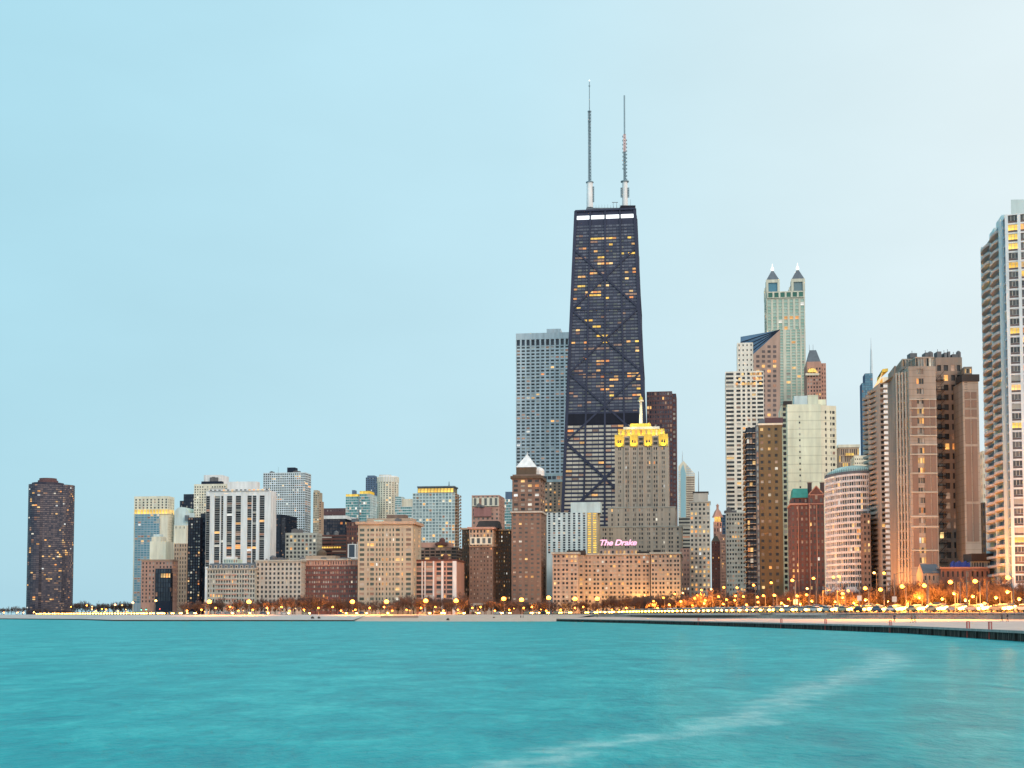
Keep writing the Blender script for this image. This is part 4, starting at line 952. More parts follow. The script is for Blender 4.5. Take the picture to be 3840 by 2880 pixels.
for i, (u, v) in enumerate(((0, 0), (Lw - tw, 0), (0, 39 - tw), (Lw - tw, 39 - tw))):
    o0 = c[0] + U * u + V_ * v; cc = [o0, o0 + U * tw, o0 + U * tw + V_ * tw, o0 + V_ * tw]; q = MB()
    for p in cc:
        ce = sum(cc, Vector((0, 0))) / 4; pp = p + (ce - p) * .14; q.obox((pp.x, pp.y, (z1 + zt_) / 2), (U.x * .9, U.y * .9, 0), (V_.x * .9, V_.y * .9, 0), (0, 0, (zt_ - z1) / 2 - .01), m)
    ce = sum(cc, Vector((0, 0))) / 4
    q.prism([ce + (p - ce) * .8 for p in cc], z1 + .01, zt_ - 1, G_BLUE if i % 2 == 0 else G_PALE)
    q.prism(cc, zt_ - 2.5, zt_, m)
    q.prism([ce + (p - ce) * .95 for p in cc], zt_ + .005, za, M['slate'], pts2=[ce + (p - ce) * .06 for p in cc])
    tr_ = b.one('turret', q)
    q = MB(); q.lathe((ce.x, ce.y, za - 1), [(.9, 0), (1.3, 1.2), (1.0, 2.6), (.4, 3.4), (.15, 6)], glow('lantern_white', (1, .93, .75, 1), 1.5), 8); o = q.build('lantern', tr_, org=tuple(b.root.location))

b = Bld('office_tower', 'pinkish brown tower with a dark truncated roof and a lit arch', D=1020, x=3060)
b.box(3026, 3080, 1356, 30, M['pink_brick'], 5, 9, wf=.5, hf=.55, vb=1500, pl=.05, top=20, g=G_DARK, yref=1420)
c, z1, D_ = b.last
b.box(3080.4, 3098, 1362, 26, M['pink_brick'], 2, 9, wf=.4, hf=.5, vb=1500, D=1024, part='side_wing', yref=1420)
q = MB(); ce = sum(c, Vector((0, 0))) / 4; q.prism([ce + (p - ce) * .95 for p in c], z1 + .01, zat(1311, 1026), M['slate'], pts2=[ce + (p - ce) * .45 for p in c]); b.one('roof', q)
q = MB(); p = at(3046, 1400, 1018.6); q.face([(p.x + 3.4 * math.cos(math.pi * i / 10), p.y, zat(1396, 1019) + 3 * math.sin(math.pi * i / 10)) for i in range(11)], G_GOLD)
q.obox((p.x, p.y + .2, zat(1404, 1019)), (5, 0, 0), (0, .5, 0), (0, 0, .8), M['cream_render']); b.one('lit_arch', q)
q = MB()
for x in (3035, 3049): p = at(x, 1310, 1030); q.tube((p.x, p.y, zat(1330, 1026)), (p.x, p.y, zat(1292, 1030)), .2, .1, M['plant_grey'], 4)
b.one('masts', q)

b = Bld('apartment_tower', 'dark olive brown tower with a column of small windows and a balconied left edge', D=650, x=2878)
b.box(2848, 2936, 1594, 24, M['olive_panel'], 3, 25, hf=.42, vb=2215, g=G_DARK, cols=[(.07, .19), (.39, .50), (.68, .80)], pl=.12, pb=.12, pd=.05, top=3, runs=.2, cornice=(.9, .3, M['cream_render']))
b.pent(2868, 2936, 1566, M['purple_brown'], 3, 14); b.pent(2846, 2868, 1572, M['slate'], 2, 10)
cc, zz = b.box(2836, 2847.6, 1594, 22, M['slate'], 1, 25, wf=.8, hf=.7, vb=2215, D=650.5, part='glass_bay', g=G_PALE, pl=.05)
cc, zz = b.box(2800, 2835.6, 1604, 22, M['dark_navy'], 3, 30, wf=.9, hf=.72, vb=2215, D=653, part='balcony_bay', g=G_NAVY, pl=.06, pb=.06, pd=.04)
U = (cc[1] - cc[0]).normalized(); V_ = (cc[3] - cc[0]).normalized(); zl_ = zat(2225, 653); Lw = (cc[1] - cc[0]).length
for j in range(31):
    z_ = zl_ + (zz - zl_) * j / 31
    for u0 in (.16, .5, .84):
        q = MB(); p = cc[0] + U * (Lw * u0) - V_ * .7; q.obox((p.x, p.y, z_), (U.x * .62, U.y * .62, 0), (V_.x * .7, V_.y * .7, 0), (0, 0, .12), M['grey_stone']); b.one('balcony', q)
    q = MB(); p = cc[0] - U * .6 + V_ * 11; q.obox((p.x, p.y, z_), (U.x * .6, U.y * .6, 0), (V_.x * 10, V_.y * 10, 0), (0, 0, .12), M['grey_stone'])
    b.one('balcony', q)

b = Bld('apartment_tower', 'big cream white tower with mostly blank walls and single window columns', D=700, x=3035)
m = M['white_blank']
b.box(2934, 2956, 1518, 30, m, 1, 33, wf=.52, hf=.62, vb=2215, D=706, part='window_bay', pl=.06, pb=.1, top=6)
b.box(2956.3, 3082, 1516, 30, m, 1, 30, hf=.34, vb=2215, cols=[(.34, .385)], pl=.1, pb=.15, D=700, top=36, rec=.2, part='wall', yaw=4, side='plain')
c, z1, D_ = b.last
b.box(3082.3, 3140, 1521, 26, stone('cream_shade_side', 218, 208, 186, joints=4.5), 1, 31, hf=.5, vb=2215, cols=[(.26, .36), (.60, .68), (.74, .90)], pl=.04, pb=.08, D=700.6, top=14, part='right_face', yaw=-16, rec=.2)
b.last = (c, z1, 700)
b.pent(2978, 3028, 1484, M['sky_panel'], 6, 9); b.pent(3029, 3068, 1481, M['white_blank'], 5, 12); b.pent(3068.5, 3097, 1498, M['white_blank'], 7, 10); b.pent(2938, 2970, 1504, M['dark_roof'], 3, 6)

b = Bld('office_block', 'low tan office block with bright lit upper windows between the white towers', D=850, x=3185)
b.box(3146, 3222, 1678, 24, M['tan_brick'], 11, 3, wf=.5, hf=.82, vb=1760, pl=.10, pb=.05, g=G_DARK, litm=G_GOLD, top=3, cornice=(1.8, .5, M['cream_render']))
b.box(3174, 3206, 1698, .4, M['tan_brick'], 5, 1, wf=.85, hf=.8, D=849, yb=1709, vb=None, g=G_GOLD, pl=1, litm=G_GOLD, part='lit_bay', pd=0)
b = Bld('apartment_block', 'pale flat roofed block peeping over the round white building', D=720, x=3232)
b.box(3204, 3262, 1708, 20, M['cream_render'], 7, 3, wf=.5, hf=.35, vb=1760, pl=0, top=6)
b = Bld('skyscraper', 'faraway blue glass skyscraper with a needle spire', D=2100, x=3255)
b.box(3246, 3275, 1400, 30, M['slate_blue'], 4, 40, wf=.92, hf=.8, vb=1760, g=G_BLUE, pl=0, pb=0)
b.box(3234, 3245.6, 1436, 28, M['slate_blue'], 2, 36, wf=.92, hf=.8, vb=1760, g=G_BLUE, pl=0, pb=0, part='wing')
q = MB(); p = at(3268, 1400, 2110); q.tube((p.x, p.y, zat(1402, 2100)), (p.x, p.y, zat(1310, 2110)), 2.2, 1.2, M['grid_grey'], 6); q.tube((p.x, p.y, zat(1310, 2110)), (p.x, p.y, zat(1267, 2110)), .9, .3, M['grid_grey'], 5); b.one('spire', q)

# ---- red brick gothic block
b = Bld('apartment_block', 'red brick gothic block with a green copper roof and a gabled front', D=610, x=3030)
m = stone('gothic_brick', 108, 82, 80)
b.box(2967, 3034, 1893, 22, m, 4, 15, wf=.42, hf=.5, vb=2215, pl=.05, pb=.22, pd=.06, g=G_GREY, cornice=(.7, .4, M['pink_brick']), D=612)
cL, zL, _ = b.last
cR, zR = b.box(3034.3, 3092, 1890, 24, m, 4, 15, wf=.5, hf=.55, vb=2215, pl=.05, pb=.16, pd=.05, g=G_GREY, D=608, part='gabled_bay')
q = MB(); U = (cR[1] - cR[0]).normalized(); V_ = (cR[3] - cR[0]).normalized(); Lw = (cR[1] - cR[0]).length; zap = zat(1824, 608)
ap = cR[0] + U * (Lw * .5); apb = ap + V_ * 20; zs_ = zR + 4.2
fr_ = [(cR[0].x, cR[0].y, zR), (cR[1].x, cR[1].y, zR), (cR[1].x, cR[1].y, zs_), (ap.x, ap.y, zap), (cR[0].x, cR[0].y, zs_)]
q.face(fr_, m); e_ = V_ * 20
for a in (0, 1): q.face([(cR[a].x, cR[a].y, zR), (cR[a].x + e_.x, cR[a].y + e_.y, zR), (cR[a].x + e_.x, cR[a].y + e_.y, zs_), (cR[a].x, cR[a].y, zs_)], m)
b.one('gable', q); q = MB()
for a, d in ((.18, 1.6), (.5, 3.0), (.82, 1.6)):
    p = cR[0] + U * (Lw * a); q.obox((p.x - V_.x * .05, p.y - V_.y * .05, zR + d), (U.x * .5, U.y * .5, 0), (0, .1, 0), (0, 0, .9), G_BLIND if a == .5 else G_GREY)
for z_ in (zR + .1, zR + 4.1): p = cR[0] + U * (Lw * .5); q.obox((p.x - V_.x * .1, p.y - V_.y * .1, z_), (U.x * Lw * .5, U.y * Lw * .5, 0), (0, .15, 0), (0, 0, .18), M['pink_brick'])
for sgn in (-1, 1):
    p0 = Vector((cR[0].x, cR[0].y, zs_)) if sgn < 0 else Vector((cR[1].x, cR[1].y, zs_)); q.tube(p0 - Vector((0, .2, 0)), Vector((ap.x, ap.y - .2, zap + .2)), .3, .3, M['pink_brick'], 4)
b.one('gable_trim', q); q = MB()
for a in (0, 1): q.face([(cR[a].x, cR[a].y, zs_ + .01), (ap.x, ap.y, zap), (apb.x, apb.y, zap), (cR[a].x + e_.x, cR[a].y + e_.y, zs_ + .01)], M['copper_green'])
b.one('gable_roof', q); q = MB()
U = (cL[1] - cL[0]).normalized(); V_ = (cL[3] - cL[0]).normalized(); zh = zat(1830, 615)
in_ = [cL[0] + U * .8 + V_ * .8, cL[1] + V_ * .8, cL[2], cL[3] + U * .8]
zr0 = zL + 4.6
b.box(2971, 3034, 1867, 18, m, 3, 1, wf=.3, hf=.6, D=613.5, z0=zL + .71, vb=None, part='attic', pb=.4)
zr0 = b.last[1]
q.prism(in_, zr0, zh, M['copper_green'], pts2=[in_[0] + U * .6 + V_ * 5, in_[1] + V_ * 5, in_[2] - V_ * 5, in_[3] + U * .6 - V_ * 5]); b.one('copper_roof', q)
for x in (3036, 3083):
    p = at(x, 1830, 622); q = MB(); q.box(p.x - .8, p.x + .8, p.y - .8, p.y + .8, zs_, zat(1812, 622), m); q.box(p.x - 1, p.x + 1, p.y - 1, p.y + 1, zat(1812, 622), zat(1809, 622), M['pink_brick']); b.one('chimney', q)
for x in (2994, 3037, 3064):
    cc = b.corners(x - 1.2, x + 1.2, 2000, 607.4 if x > 3034 else 611.4, .4); q = MB(); q.prism(cc, GROUND, zL - .3, M['pink_brick']); b.one('brick_rib', q)

# ---- round white building
b = Bld('apartment_building', 'round white building with bands of blue windows under a pale domed roof', D=575, x=3180)
rr = 24.0; ctr = at(3190, 2000, 575); ox, oy = ctr.x + 5.8, ctr.y + rr; n_ = 40; out = []
for i in range(n_): t = -math.pi * i / (n_ - 1) - math.pi; out.append(Vector((ox + rr * math.cos(math.pi + math.pi * i / (n_ - 1)) * .78, oy + rr * math.sin(math.pi + math.pi * i / (n_ - 1)))))
rx = 11.0
out = [Vector((ox + (p.x - ox) / (rr * .78) * rx, p.y)) for p in out]
zt = zat(1779, 580); zb_ = zat(2205, 580); mb = b.P('wall'); zt0 = zt
for i in range(n_ - 1):
    b.facade(mb, M['white_render'], out[i], out[i + 1], GROUND, zt, 1, 19, wf=.9 if i % 3 else .68, hf=.62, zbot=zb_ - GROUND, ztop=.4, g=glass('blue_grey_glass', (.03, .05, .06, 1), (.11, .14, .15, 1)), pl=.06, pb=.05, pd=.04, rec=.5, runs=.6)
mb.face([(p.x, p.y, zt) for p in out], M['roof_gravel']); mb.face([(out[-1].x, out[-1].y, GROUND), (out[0].x, out[0].y, GROUND), (out[0].x, out[0].y, zt), (out[-1].x, out[-1].y, zt)], M['white_render'])
q = MB(); ce = Vector((ox, oy))
for i in range(0, n_ - 1): q.face([(out[i].x, out[i].y, zt), (out[i + 1].x, out[i + 1].y, zt), (out[i + 1].x, out[i + 1].y, zt + 1.2), (out[i].x, out[i].y, zt + 1.2)], M['slate'])
b.one('parapet', q); q = MB()
i1 = [ce + (p - ce) * .9 for p in out]; i2 = [ce + (p - ce) * .55 for p in out]; i3 = [ce + (p - ce) * .05 for p in out]
for (r0, z0_, r1, z1_) in ((i1, zt + 2.2, i2, zt + 4.4), (i2, zt + 4.4, i3, zt + 5.0), (i1, zt, i1, zt + 2.2)):
    for i in range(n_ - 1): q.face([(r0[i].x, r0[i].y, z0_), (r0[i + 1].x, r0[i + 1].y, z0_), (r1[i + 1].x, r1[i + 1].y, z1_), (r1[i].x, r1[i].y, z1_)], M['pale_roof'])
b.one('dome_roof', q); q = MB()
for i in range(0, n_ - 1, 1):
    p = out[i]; q.tube((p.x, p.y, zt + 1.2), (p.x, p.y, zt + 2.4), .08, .08, M['slate'], 4)
b.one('roof_rail', q)
b.box(3238, 3266, 1925, 14, M['brown_panel'], 2, 13, wf=.45, hf=.5, vb=2205, D=566, part='stair_block', pl=.05)

# ---- tower with zigzag balconies
b = Bld('apartment_tower', 'tan concrete tower with zigzag balconies and a glowing orange roof edge', D=560, x=3300)
m = M['tan_concrete']
cF, zF = b.box(3303, 3342, 1436, 26, m, 2, 40, hf=.6, vb=2215, cols=[(.08, .40), (.80, .93)], pl=.03, pb=.06, g=G_DARK, rec=.9, yaw=4, side='plain')
U = (cF[1] - cF[0]).normalized(); V_ = (cF[3] - cF[0]).normalized(); Lw = (cF[1] - cF[0]).length; zl_ = zat(2215, 560); fh = (zF - zl_) / 40
for j in range(40):
    z_ = zl_ + fh * j; p = cF[0] + U * (Lw * .52); q = MB()
    q.obox((p.x - V_.x * .8, p.y - V_.y * .8, z_ + .08), (U.x * Lw * .2, U.y * Lw * .2, 0), (V_.x * .9, V_.y * .9, 0), (0, 0, .12), M['white_render'])
    q.obox((p.x - V_.x * 1.66, p.y - V_.y * 1.66, z_ + .62), (U.x * Lw * .2, U.y * Lw * .2, 0), (V_.x * .06, V_.y * .06, 0), (0, 0, .5), M['white_render']); b.one('balcony', q)
# left face: stacked triangular bays receding from the front corner
pn = at(3302.6, 1800, 561); pf = at(3258, 1800, 600)
A = Vector((pf.x, pf.y)); B_ = Vector((pn.x, pn.y)); mb = b.P('left_face')
b.facade(mb, m, A, B_, GROUND, zF, 4, 40, wf=.55, hf=.5, zbot=zl_ - GROUND, g=G_DARK, pl=.03, pb=.04, rec=.6)
mb.face([(A.x, A.y, zF), (B_.x, B_.y, zF), (cF[3].x, cF[3].y, zF)], M['roof_gravel'])
mb.face([(A.x, A.y, GROUND), (cF[3].x, cF[3].y, GROUND), (cF[3].x, cF[3].y, zF), (A.x, A.y, zF)], m)
Uf = (B_ - A).normalized(); Nf = Vector((Uf.y, -Uf.x)); Lf = (B_ - A).length
for j in range(40):
    z_ = zl_ + fh * j
    for k_ in range(2):
        q = MB(); o0 = A + Uf * (Lf * (.06 + .46 * k_)); o1 = o0 + Uf * (Lf * .40); tip = o0 + Uf * (Lf * .10) + Nf * 3.0; tri = [o0, tip, o1]
        q.prism(tri, z_, z_ + .22, m); 
        for (a, d) in ((o0, tip), (tip, o1)):
            mid = (a + d) / 2; dd = (d - a); l = dd.length; dd.normalize(); q.obox((mid.x, mid.y, z_ + .7), (dd.x * l / 2, dd.y * l / 2, 0), (-dd.y * .06, dd.x * .06, 0), (0, 0, .48), m)
        b.one('balcony', q)
b.pent(3310, 3340, 1414, M['cream_render'], 2, 10)
q = MB(); z_ = zF + .3
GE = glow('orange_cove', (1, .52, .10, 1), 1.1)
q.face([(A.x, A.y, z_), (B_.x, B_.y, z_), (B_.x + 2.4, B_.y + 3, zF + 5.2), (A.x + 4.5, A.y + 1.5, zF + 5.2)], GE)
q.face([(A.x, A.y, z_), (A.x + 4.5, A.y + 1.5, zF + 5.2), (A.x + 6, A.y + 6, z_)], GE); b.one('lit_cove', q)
q = MB(); q.prism([A + Vector((4.2, 1.4)), B_ + Vector((2.2, 2.8)), Vector((cF[1].x, cF[1].y + 2)), Vector((cF[2].x, cF[2].y)), Vector((A.x + 6, A.y + 6))], zF + 5.2, zF + 6.4, M['gold_lit_stone']); b.one('roof_slab', q)
lamp((B_.x - 2.5, B_.y - 1, zF + 3.5), 700, (1, .5, .12))

# ---- tan art deco apartment tower
b = Bld('apartment_tower', 'broad tan stone tower with stepped top, bay front and a shadowed recess', D=470, x=3510)
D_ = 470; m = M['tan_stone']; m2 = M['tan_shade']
FH = 36.0                                                  # picture rows per floor
# left return wall, canted bay side, front pavilion, recess, right wing
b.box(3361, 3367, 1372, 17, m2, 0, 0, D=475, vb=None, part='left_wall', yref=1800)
a0, a1 = at(3367, 1800, 474), at(3413.5, 1800, 470)
zt = zat(1400, 472); zlo = zat(2130, 470); mb = b.P('canted_bay'); A, B_ = Vector((a0.x, a0.y)), Vector((a1.x, a1.y))
b.facade(mb, m, A, B_, GROUND, zt, 4, 21, wf=.62, hf=.78, zbot=zlo - GROUND, g=G_DARK, pl=.02, pb=.06, rec=.6)
mb.face([(A.x, A.y, zt), (B_.x, B_.y, zt), (B_.x, B_.y + 20, zt), (A.x, A.y + 20, zt)], M['roof_gravel'])
for k_ in range(5):
    p = A.lerp(B_, (k_ + .02) / 4.05); q = MB(); q.tube((p.x, p.y - .15, GROUND), (p.x, p.y - .15, zt + .4), .35, .35, M['limestone'], 6); b.one('pier', q)
b.box(3390, 3440, 1345, 20, m, 4, 2, wf=.6, hf=.7, D=478, z0=zt + .01, vb=None, part='upper_step', g=G_NAVY, pl=.03, yref=1800)
def stage(x0, x1, yt, D, depth, mm, part, **k): return b.box(x0, x1, yt, depth, mm, D=D, part=part, yref=1800, yaw=2, **k)
cF, zF = stage(3414, 3516, 1374, 468, 30, M['tan_stone'], 'front_pavilion', nc=1, nr=20, cols=[(.29, .365), (.38, .455), (.47, .545)], hf=.55, vb=2120, pl=.2, pb=.3, pd=.06, g=G_GREY, rec=.3, side='plain')
U = (cF[1] - cF[0]).normalized(); V_ = (cF[3] - cF[0]).normalized(); Lw = (cF[1] - cF[0]).length
for (y0, y1) in ((1500, 1528), (1535, 1560), (1568, 1596), (1606, 1630), (1672, 1700), (1708, 1770), (1780, 1840), (1850, 1930), (1945, 1970), (1982, 2060), (2068, 2125)):
    for (u0, u1) in ((.09, .29), (.53, .74), (.78, .96)):
        q = MB(); p = cF[0] + U * (Lw * (u0 + u1) / 2); za_, zc_ = zat(y1, 468), zat(y0, 468)
        q.obox((p.x - V_.x * .05, p.y - V_.y * .05, (za_ + zc_) / 2), (U.x * Lw * (u1 - u0) / 2, U.y * Lw * (u1 - u0) / 2, 0), (V_.x * .1, V_.y * .1, 0), (0, 0, (zc_ - za_) / 2), M['brown_panel']); b.one('stone_panel', q)
for yy in (1498, 1531, 1564, 1602, 1634, 1668, 1704, 1775, 1846, 1938, 1976, 2064):
    q = MB(); p = cF[0] + U * (Lw * .5); q.obox((p.x - V_.x * .12, p.y - V_.y * .12, zat(yy, 468)), (U.x * Lw * .5, U.y * Lw * .5, 0), (V_.x * .2, V_.y * .2, 0), (0, 0, .2), M['limestone']); b.one('string_course', q)
cG, zG = stage(3440, 3512, 1338, 470, 18, M['tan_stone'], 'top_floor', nc=7, nr=1, z0=zF + .01, wf=.7, hf=.75, vb=None, g=G_DARK, pl=.25, pb=.4)
# recess between the pavilion and the right wing
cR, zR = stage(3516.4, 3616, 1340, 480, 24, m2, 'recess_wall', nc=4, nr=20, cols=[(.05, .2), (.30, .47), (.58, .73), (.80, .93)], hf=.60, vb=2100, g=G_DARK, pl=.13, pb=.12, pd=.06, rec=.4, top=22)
cW, zW = stage(3616.4, 3676, 1430, 469, 34, M['tan_stone'], 'right_wing', nc=3, nr=8, cols=[(.1, .3)], hf=.2, vb=1500, g=G_DARK, pl=.0, pb=.3, side='plain')
U = (cW[1] - cW[0]).normalized(); V_ = (cW[3] - cW[0]).normalized(); Lw = (cW[1] - cW[0]).length
for (y0, y1) in ((1470, 1494), (1500, 1528), (1536, 1562), (1572, 1664), (1674, 1880), (1890, 2030)):
    for (u0, u1) in ((.12, .45), (.53, .86)):
        q = MB(); p = cW[0] + U * (Lw * (u0 + u1) / 2); za_, zc_ = zat(y1, 469), zat(y0, 469)
        q.obox((p.x - V_.x * .05, p.y - V_.y * .05, (za_ + zc_) / 2), (U.x * Lw * (u1 - u0) / 2, U.y * Lw * (u1 - u0) / 2, 0), (V_.x * .1, V_.y * .1, 0), (0, 0, (zc_ - za_) / 2), M['brown_panel']); b.one('stone_panel', q)
q = MB()
p0, p1 = cW[0], cW[1]
q.obox(((p0.x + p1.x) / 2, (p0.y + p1.y) / 2 + 3, zW + 1.2), ((p1.x - p0.x) / 2 + .3, 0, 0), (0, 3.4, 0), (0, 0, 1.2), M['dark_roof']); b.one('wing_parapet', q)
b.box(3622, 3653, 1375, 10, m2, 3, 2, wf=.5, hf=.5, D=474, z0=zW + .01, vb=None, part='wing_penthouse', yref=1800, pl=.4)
rnd = random.Random(3)
for x, yt, ww, kind_ in ((3420, 1328, 26, 0), (3488, 1318, 22, 1), (3470, 1326, 14, 0), (3516, 1322, 16, 0), (3540, 1326, 10, 0), (3553, 1322, 8, 0), (3594, 1316, 18, 1), (3575, 1332, 22, 0)):
    p = at(x, 1330, 484); hw_ = ww / 2 * 484 / F; q = MB(); zb0 = zat(1346, 484); ztp = zat(yt, 484)
    if kind_: q.lathe((p.x, p.y, zb0), [(hw_, 0), (hw_, (ztp - zb0) * .8), (hw_ * .4, ztp - zb0)], M['plant_grey'], 12)
    else: q.box(p.x - hw_, p.x + hw_, p.y - 2, p.y + 2, zb0, ztp, M['plant_grey']); q.tube((p.x, p.y, ztp), (p.x, p.y, ztp + 1.2), .1, .1, M['plant_grey'], 4)
    b.one('roof_plant', q)
# fire escapes in the recess
U = (cR[1] - cR[0]).normalized(); V_ = (cR[3] - cR[0]).normalized(); Lw = (cR[1] - cR[0]).length
for j in range(20):
    yy = 1400 + j * 36; z_ = zat(yy + 26, 480); p = cR[0] + U * (Lw * .14) - V_ * .7; q = MB()
    q.obox((p.x, p.y, z_), (U.x * 1.5, U.y * 1.5, 0), (V_.x * .6, V_.y * .6, 0), (0, 0, .06), M['black_steel'])
    for t in range(6): pp = p - U * 1.4 + U * (t * .56) - V_ * .6; q.tube((pp.x, pp.y, z_), (pp.x, pp.y, z_ + 1.0), .05, .05, M['black_steel'], 4)
    a = p - U * 1.4; c_ = p + U * 1.4; q.tube((a.x, a.y - .6, z_ + 1), (c_.x, c_.y - .6, z_ + 1), .06, .06, M['black_steel'], 4); q.tube((a.x, a.y - .3, z_), (c_.x, c_.y - .3, z_ + 3.2), .09, .09, M['black_steel'], 4)
    b.one('fire_escape', q)

b = Bld('apartment_block', 'narrow cream and dark block glimpsed between the tan tower and the edge tower', D=520, x=3700)
b.box(3686, 3712, 1690, 14, M['cream_render'], 3, 5, wf=.4, hf=.4, vb=1880, pl=.03)
b.box(3684, 3716, 1884, 14, M['dark_brown'], 3, 9, wf=.7, hf=.6, vb=2130, D=514, part='lower_block', g=G_NAVY)

# ---- tower at the right edge
b = Bld('apartment_tower', 'tall white and blue grey tower with curved balconies at the right edge', D=400, x=3830)
yr = 1500
c0 = at(3788, yr, 400); c1 = at(4075, yr, 392); cl = at(3697, yr, 438)
A, B_, C_ = Vector((c0.x, c0.y)), Vector((c1.x, c1.y)), Vector((cl.x, cl.y))
zt = zat(806, 400); zlo = zat(2190, 400); mb = b.P('front_wall'); NR = 39
EG = glass('edge_glass', (.06, .07, .075, 1), (.20, .19, .18, 1)); b.thr = 9
b.facade(mb, M['white_render'], A, B_, GROUND, zt, 6, NR, wf=.84, hf=.84, zbot=zlo - GROUND, g=M['brown_panel'], pl=0, pb=0, pd=0, rec=.5)
b.win = []
fh = (zt - zlo) / NR; U = (B_ - A).normalized(); Lw = (B_ - A).length; V_ = Vector((-U.y, U.x)); rnd = random.Random(9)
spm = stone('edge_spandrel', 112, 96, 92); cw = Lw / 6
sp = MB()
for j in range(NR):
    for i in range(6):
        z_ = zlo + fh * (j + .5); p = A + U * (cw * (i + .5)) + V_ * .5
        sp.obox((p.x, p.y, z_ - fh * .30), (U.x * cw * .42, U.y * cw * .42, 0), (V_.x * .1, V_.y * .1, 0), (0, 0, fh * .12), spm)
        r_ = rnd.random(); mm = G_GOLD if r_ < .12 else G_LIT if r_ < .2 else G_BLIND if r_ < .33 else EG
        pw = A + U * (cw * (i + .5)) + V_ * .44
        b.win.append((Vector((pw.x, pw.y, z_ + fh * .11)), Vector((U.x, U.y, 0)), Vector((0, 0, 1)), cw * .82, fh * .54, mm))
tag(sp.build('spandrels', b.root), kind='stuff'); 
for i in range(7):
    p = A + U * (cw * i); q = MB(); q.obox((p.x - V_.x * .18, p.y - V_.y * .18, (zt + GROUND) / 2), (U.x * .45, U.y * .45, 0), (V_.x * .25, V_.y * .25, 0), (0, 0, (zt - GROUND) / 2), M['white_render']); b.one('column', q)
# mullions proud of the panes
mu = MB()
for j in range(NR):
    for i in range(2):
        z_ = zlo + fh * (j + .61)
        for t in (.33, .66): p = A + U * (cw * (i + .09 + .82 * t)) + V_ * .36; mu.obox((p.x, p.y, z_), (U.x * .07, U.y * .07, 0), (V_.x * .03, V_.y * .03, 0), (0, 0, fh * .27), M['concrete'])
tag(mu.build('mullions', b.root), kind='stuff')
# left side
mb = b.P('side_wall'); Uf = (A - C_).normalized(); Lf = (A - C_).length; Nf = Vector((Uf.y, -Uf.x))
b.facade(mb, M['blue_grey'], C_, A, GROUND, zt, 5, NR, hf=.80, zbot=zlo - GROUND, cols=[(.07, .22), (.235, .385), (.475, .61), (.625, .76), (.86, .97)], g=G_NAVY, pl=.11, pb=.03, pd=.02, rec=1.7, litm=G_GOLD, runs=.15)
mb.face([(A.x, A.y, zt), (B_.x, B_.y, zt), (B_.x + 5, B_.y + 40, zt), (C_.x, C_.y, zt)], M['roof_gravel'])
for f0 in (.02, .45, .80):
    p = C_ + Uf * (Lf * f0) + Nf * .3; q = MB(); q.obox((p.x, p.y, (zt + GROUND) / 2), (Uf.x * .5, Uf.y * .5, 0), (Nf.x * .5, Nf.y * .5, 0), (0, 0, (zt - GROUND) / 2 + .4), M['pale_blue']); b.one('fin', q)
for bay, (f0, f1) in enumerate(((.05, .40), (.45, .78))):
    for j in range(NR):
        z_ = zlo + fh * j; q = MB(); pts = []
        for t in range(9):
            a = math.pi * t / 8; pts.append(C_ + Uf * (Lf * ((f0 + f1) / 2 - (f1 - f0) / 2 * math.cos(a))) + Nf * (1.75 * math.sin(a) ** .7 + .02))
        q.prism(pts, z_, z_ + .22, M['balcony_grey'])
        for t in range(8):
            a, d = pts[t], pts[t + 1]; mid = (a + d) / 2; dd = d - a; l = dd.length; dd.normalize()
            q.obox((mid.x, mid.y, z_ + .50), (dd.x * l / 2, dd.y * l / 2, 0), (-dd.y * .05, dd.x * .05, 0), (0, 0, .30), M['balcony_grey'])
        b.one('balcony', q)
ct = at(3797, yr, 404); q = MB(); q.prism([Vector((ct.x, 402)), Vector((ct.x + 18, 401)), Vector((ct.x + 20, 416)), Vector((ct.x + 6, 416))], zt + .01, zat(756, 404), M['sky_panel']); b.one('penthouse', q)
q = MB(); cp = C_ + Uf * (Lf * .45); q.prism([cp + Nf * -1, cp + Uf * 9 - Nf * 1, cp + Uf * 9 - Nf * 9, cp - Nf * 9], zt + .01, zt + 3.5, M['pale_blue']); b.one('roof_unit', q)
q = MB(); cp = C_ + Uf * 6; q.prism([cp - Nf * 1, cp + Uf * 8 - Nf * 1, cp + Uf * 8 - Nf * 8, cp - Nf * 8], zt + .01, zt + 3.0, M['sky_panel']); b.one('roof_unit', q)

# ---- low brick house with blue sheeting
b = Bld('town_house', 'low brick house with blue sheeting on its terrace in front of the tan tower', D=432, x=3615)
b.box(3528, 3712, 2132, 16, stone('low_brick', 132, 100, 90), 10, 2, wf=.4, hf=.5, vb=2215, pl=.06, g=G_DARK, cornice=(.5, .4, M['pink_brick']), yref=2150)
c, z1, D_ = b.last; z1 += .5
b.pent(3640, 3712, 2105, M['concrete'], 3, 6, nc=7, nr=1, wf=.7, hf=.7, g=G_GREY)
q = MB(); p = at(3676, 2105, 436); q.box(p.x - 3.4, p.x + 3.4, 434, 442, zat(2105, 435), zat(2076, 435), M['dark_roof']); b.one('roof_block', q)
q = MB(); bt = mat('blue_sheet', (.02, .07, .42, 1), rough=.5, var=.3, scale=.6); a0 = at(3574, 2110, 433); a1 = at(3636, 2110, 433)
pr = [(a0.x + (a1.x - a0.x) * i / 8, random.uniform(-.3, .5)) for i in range(9)]
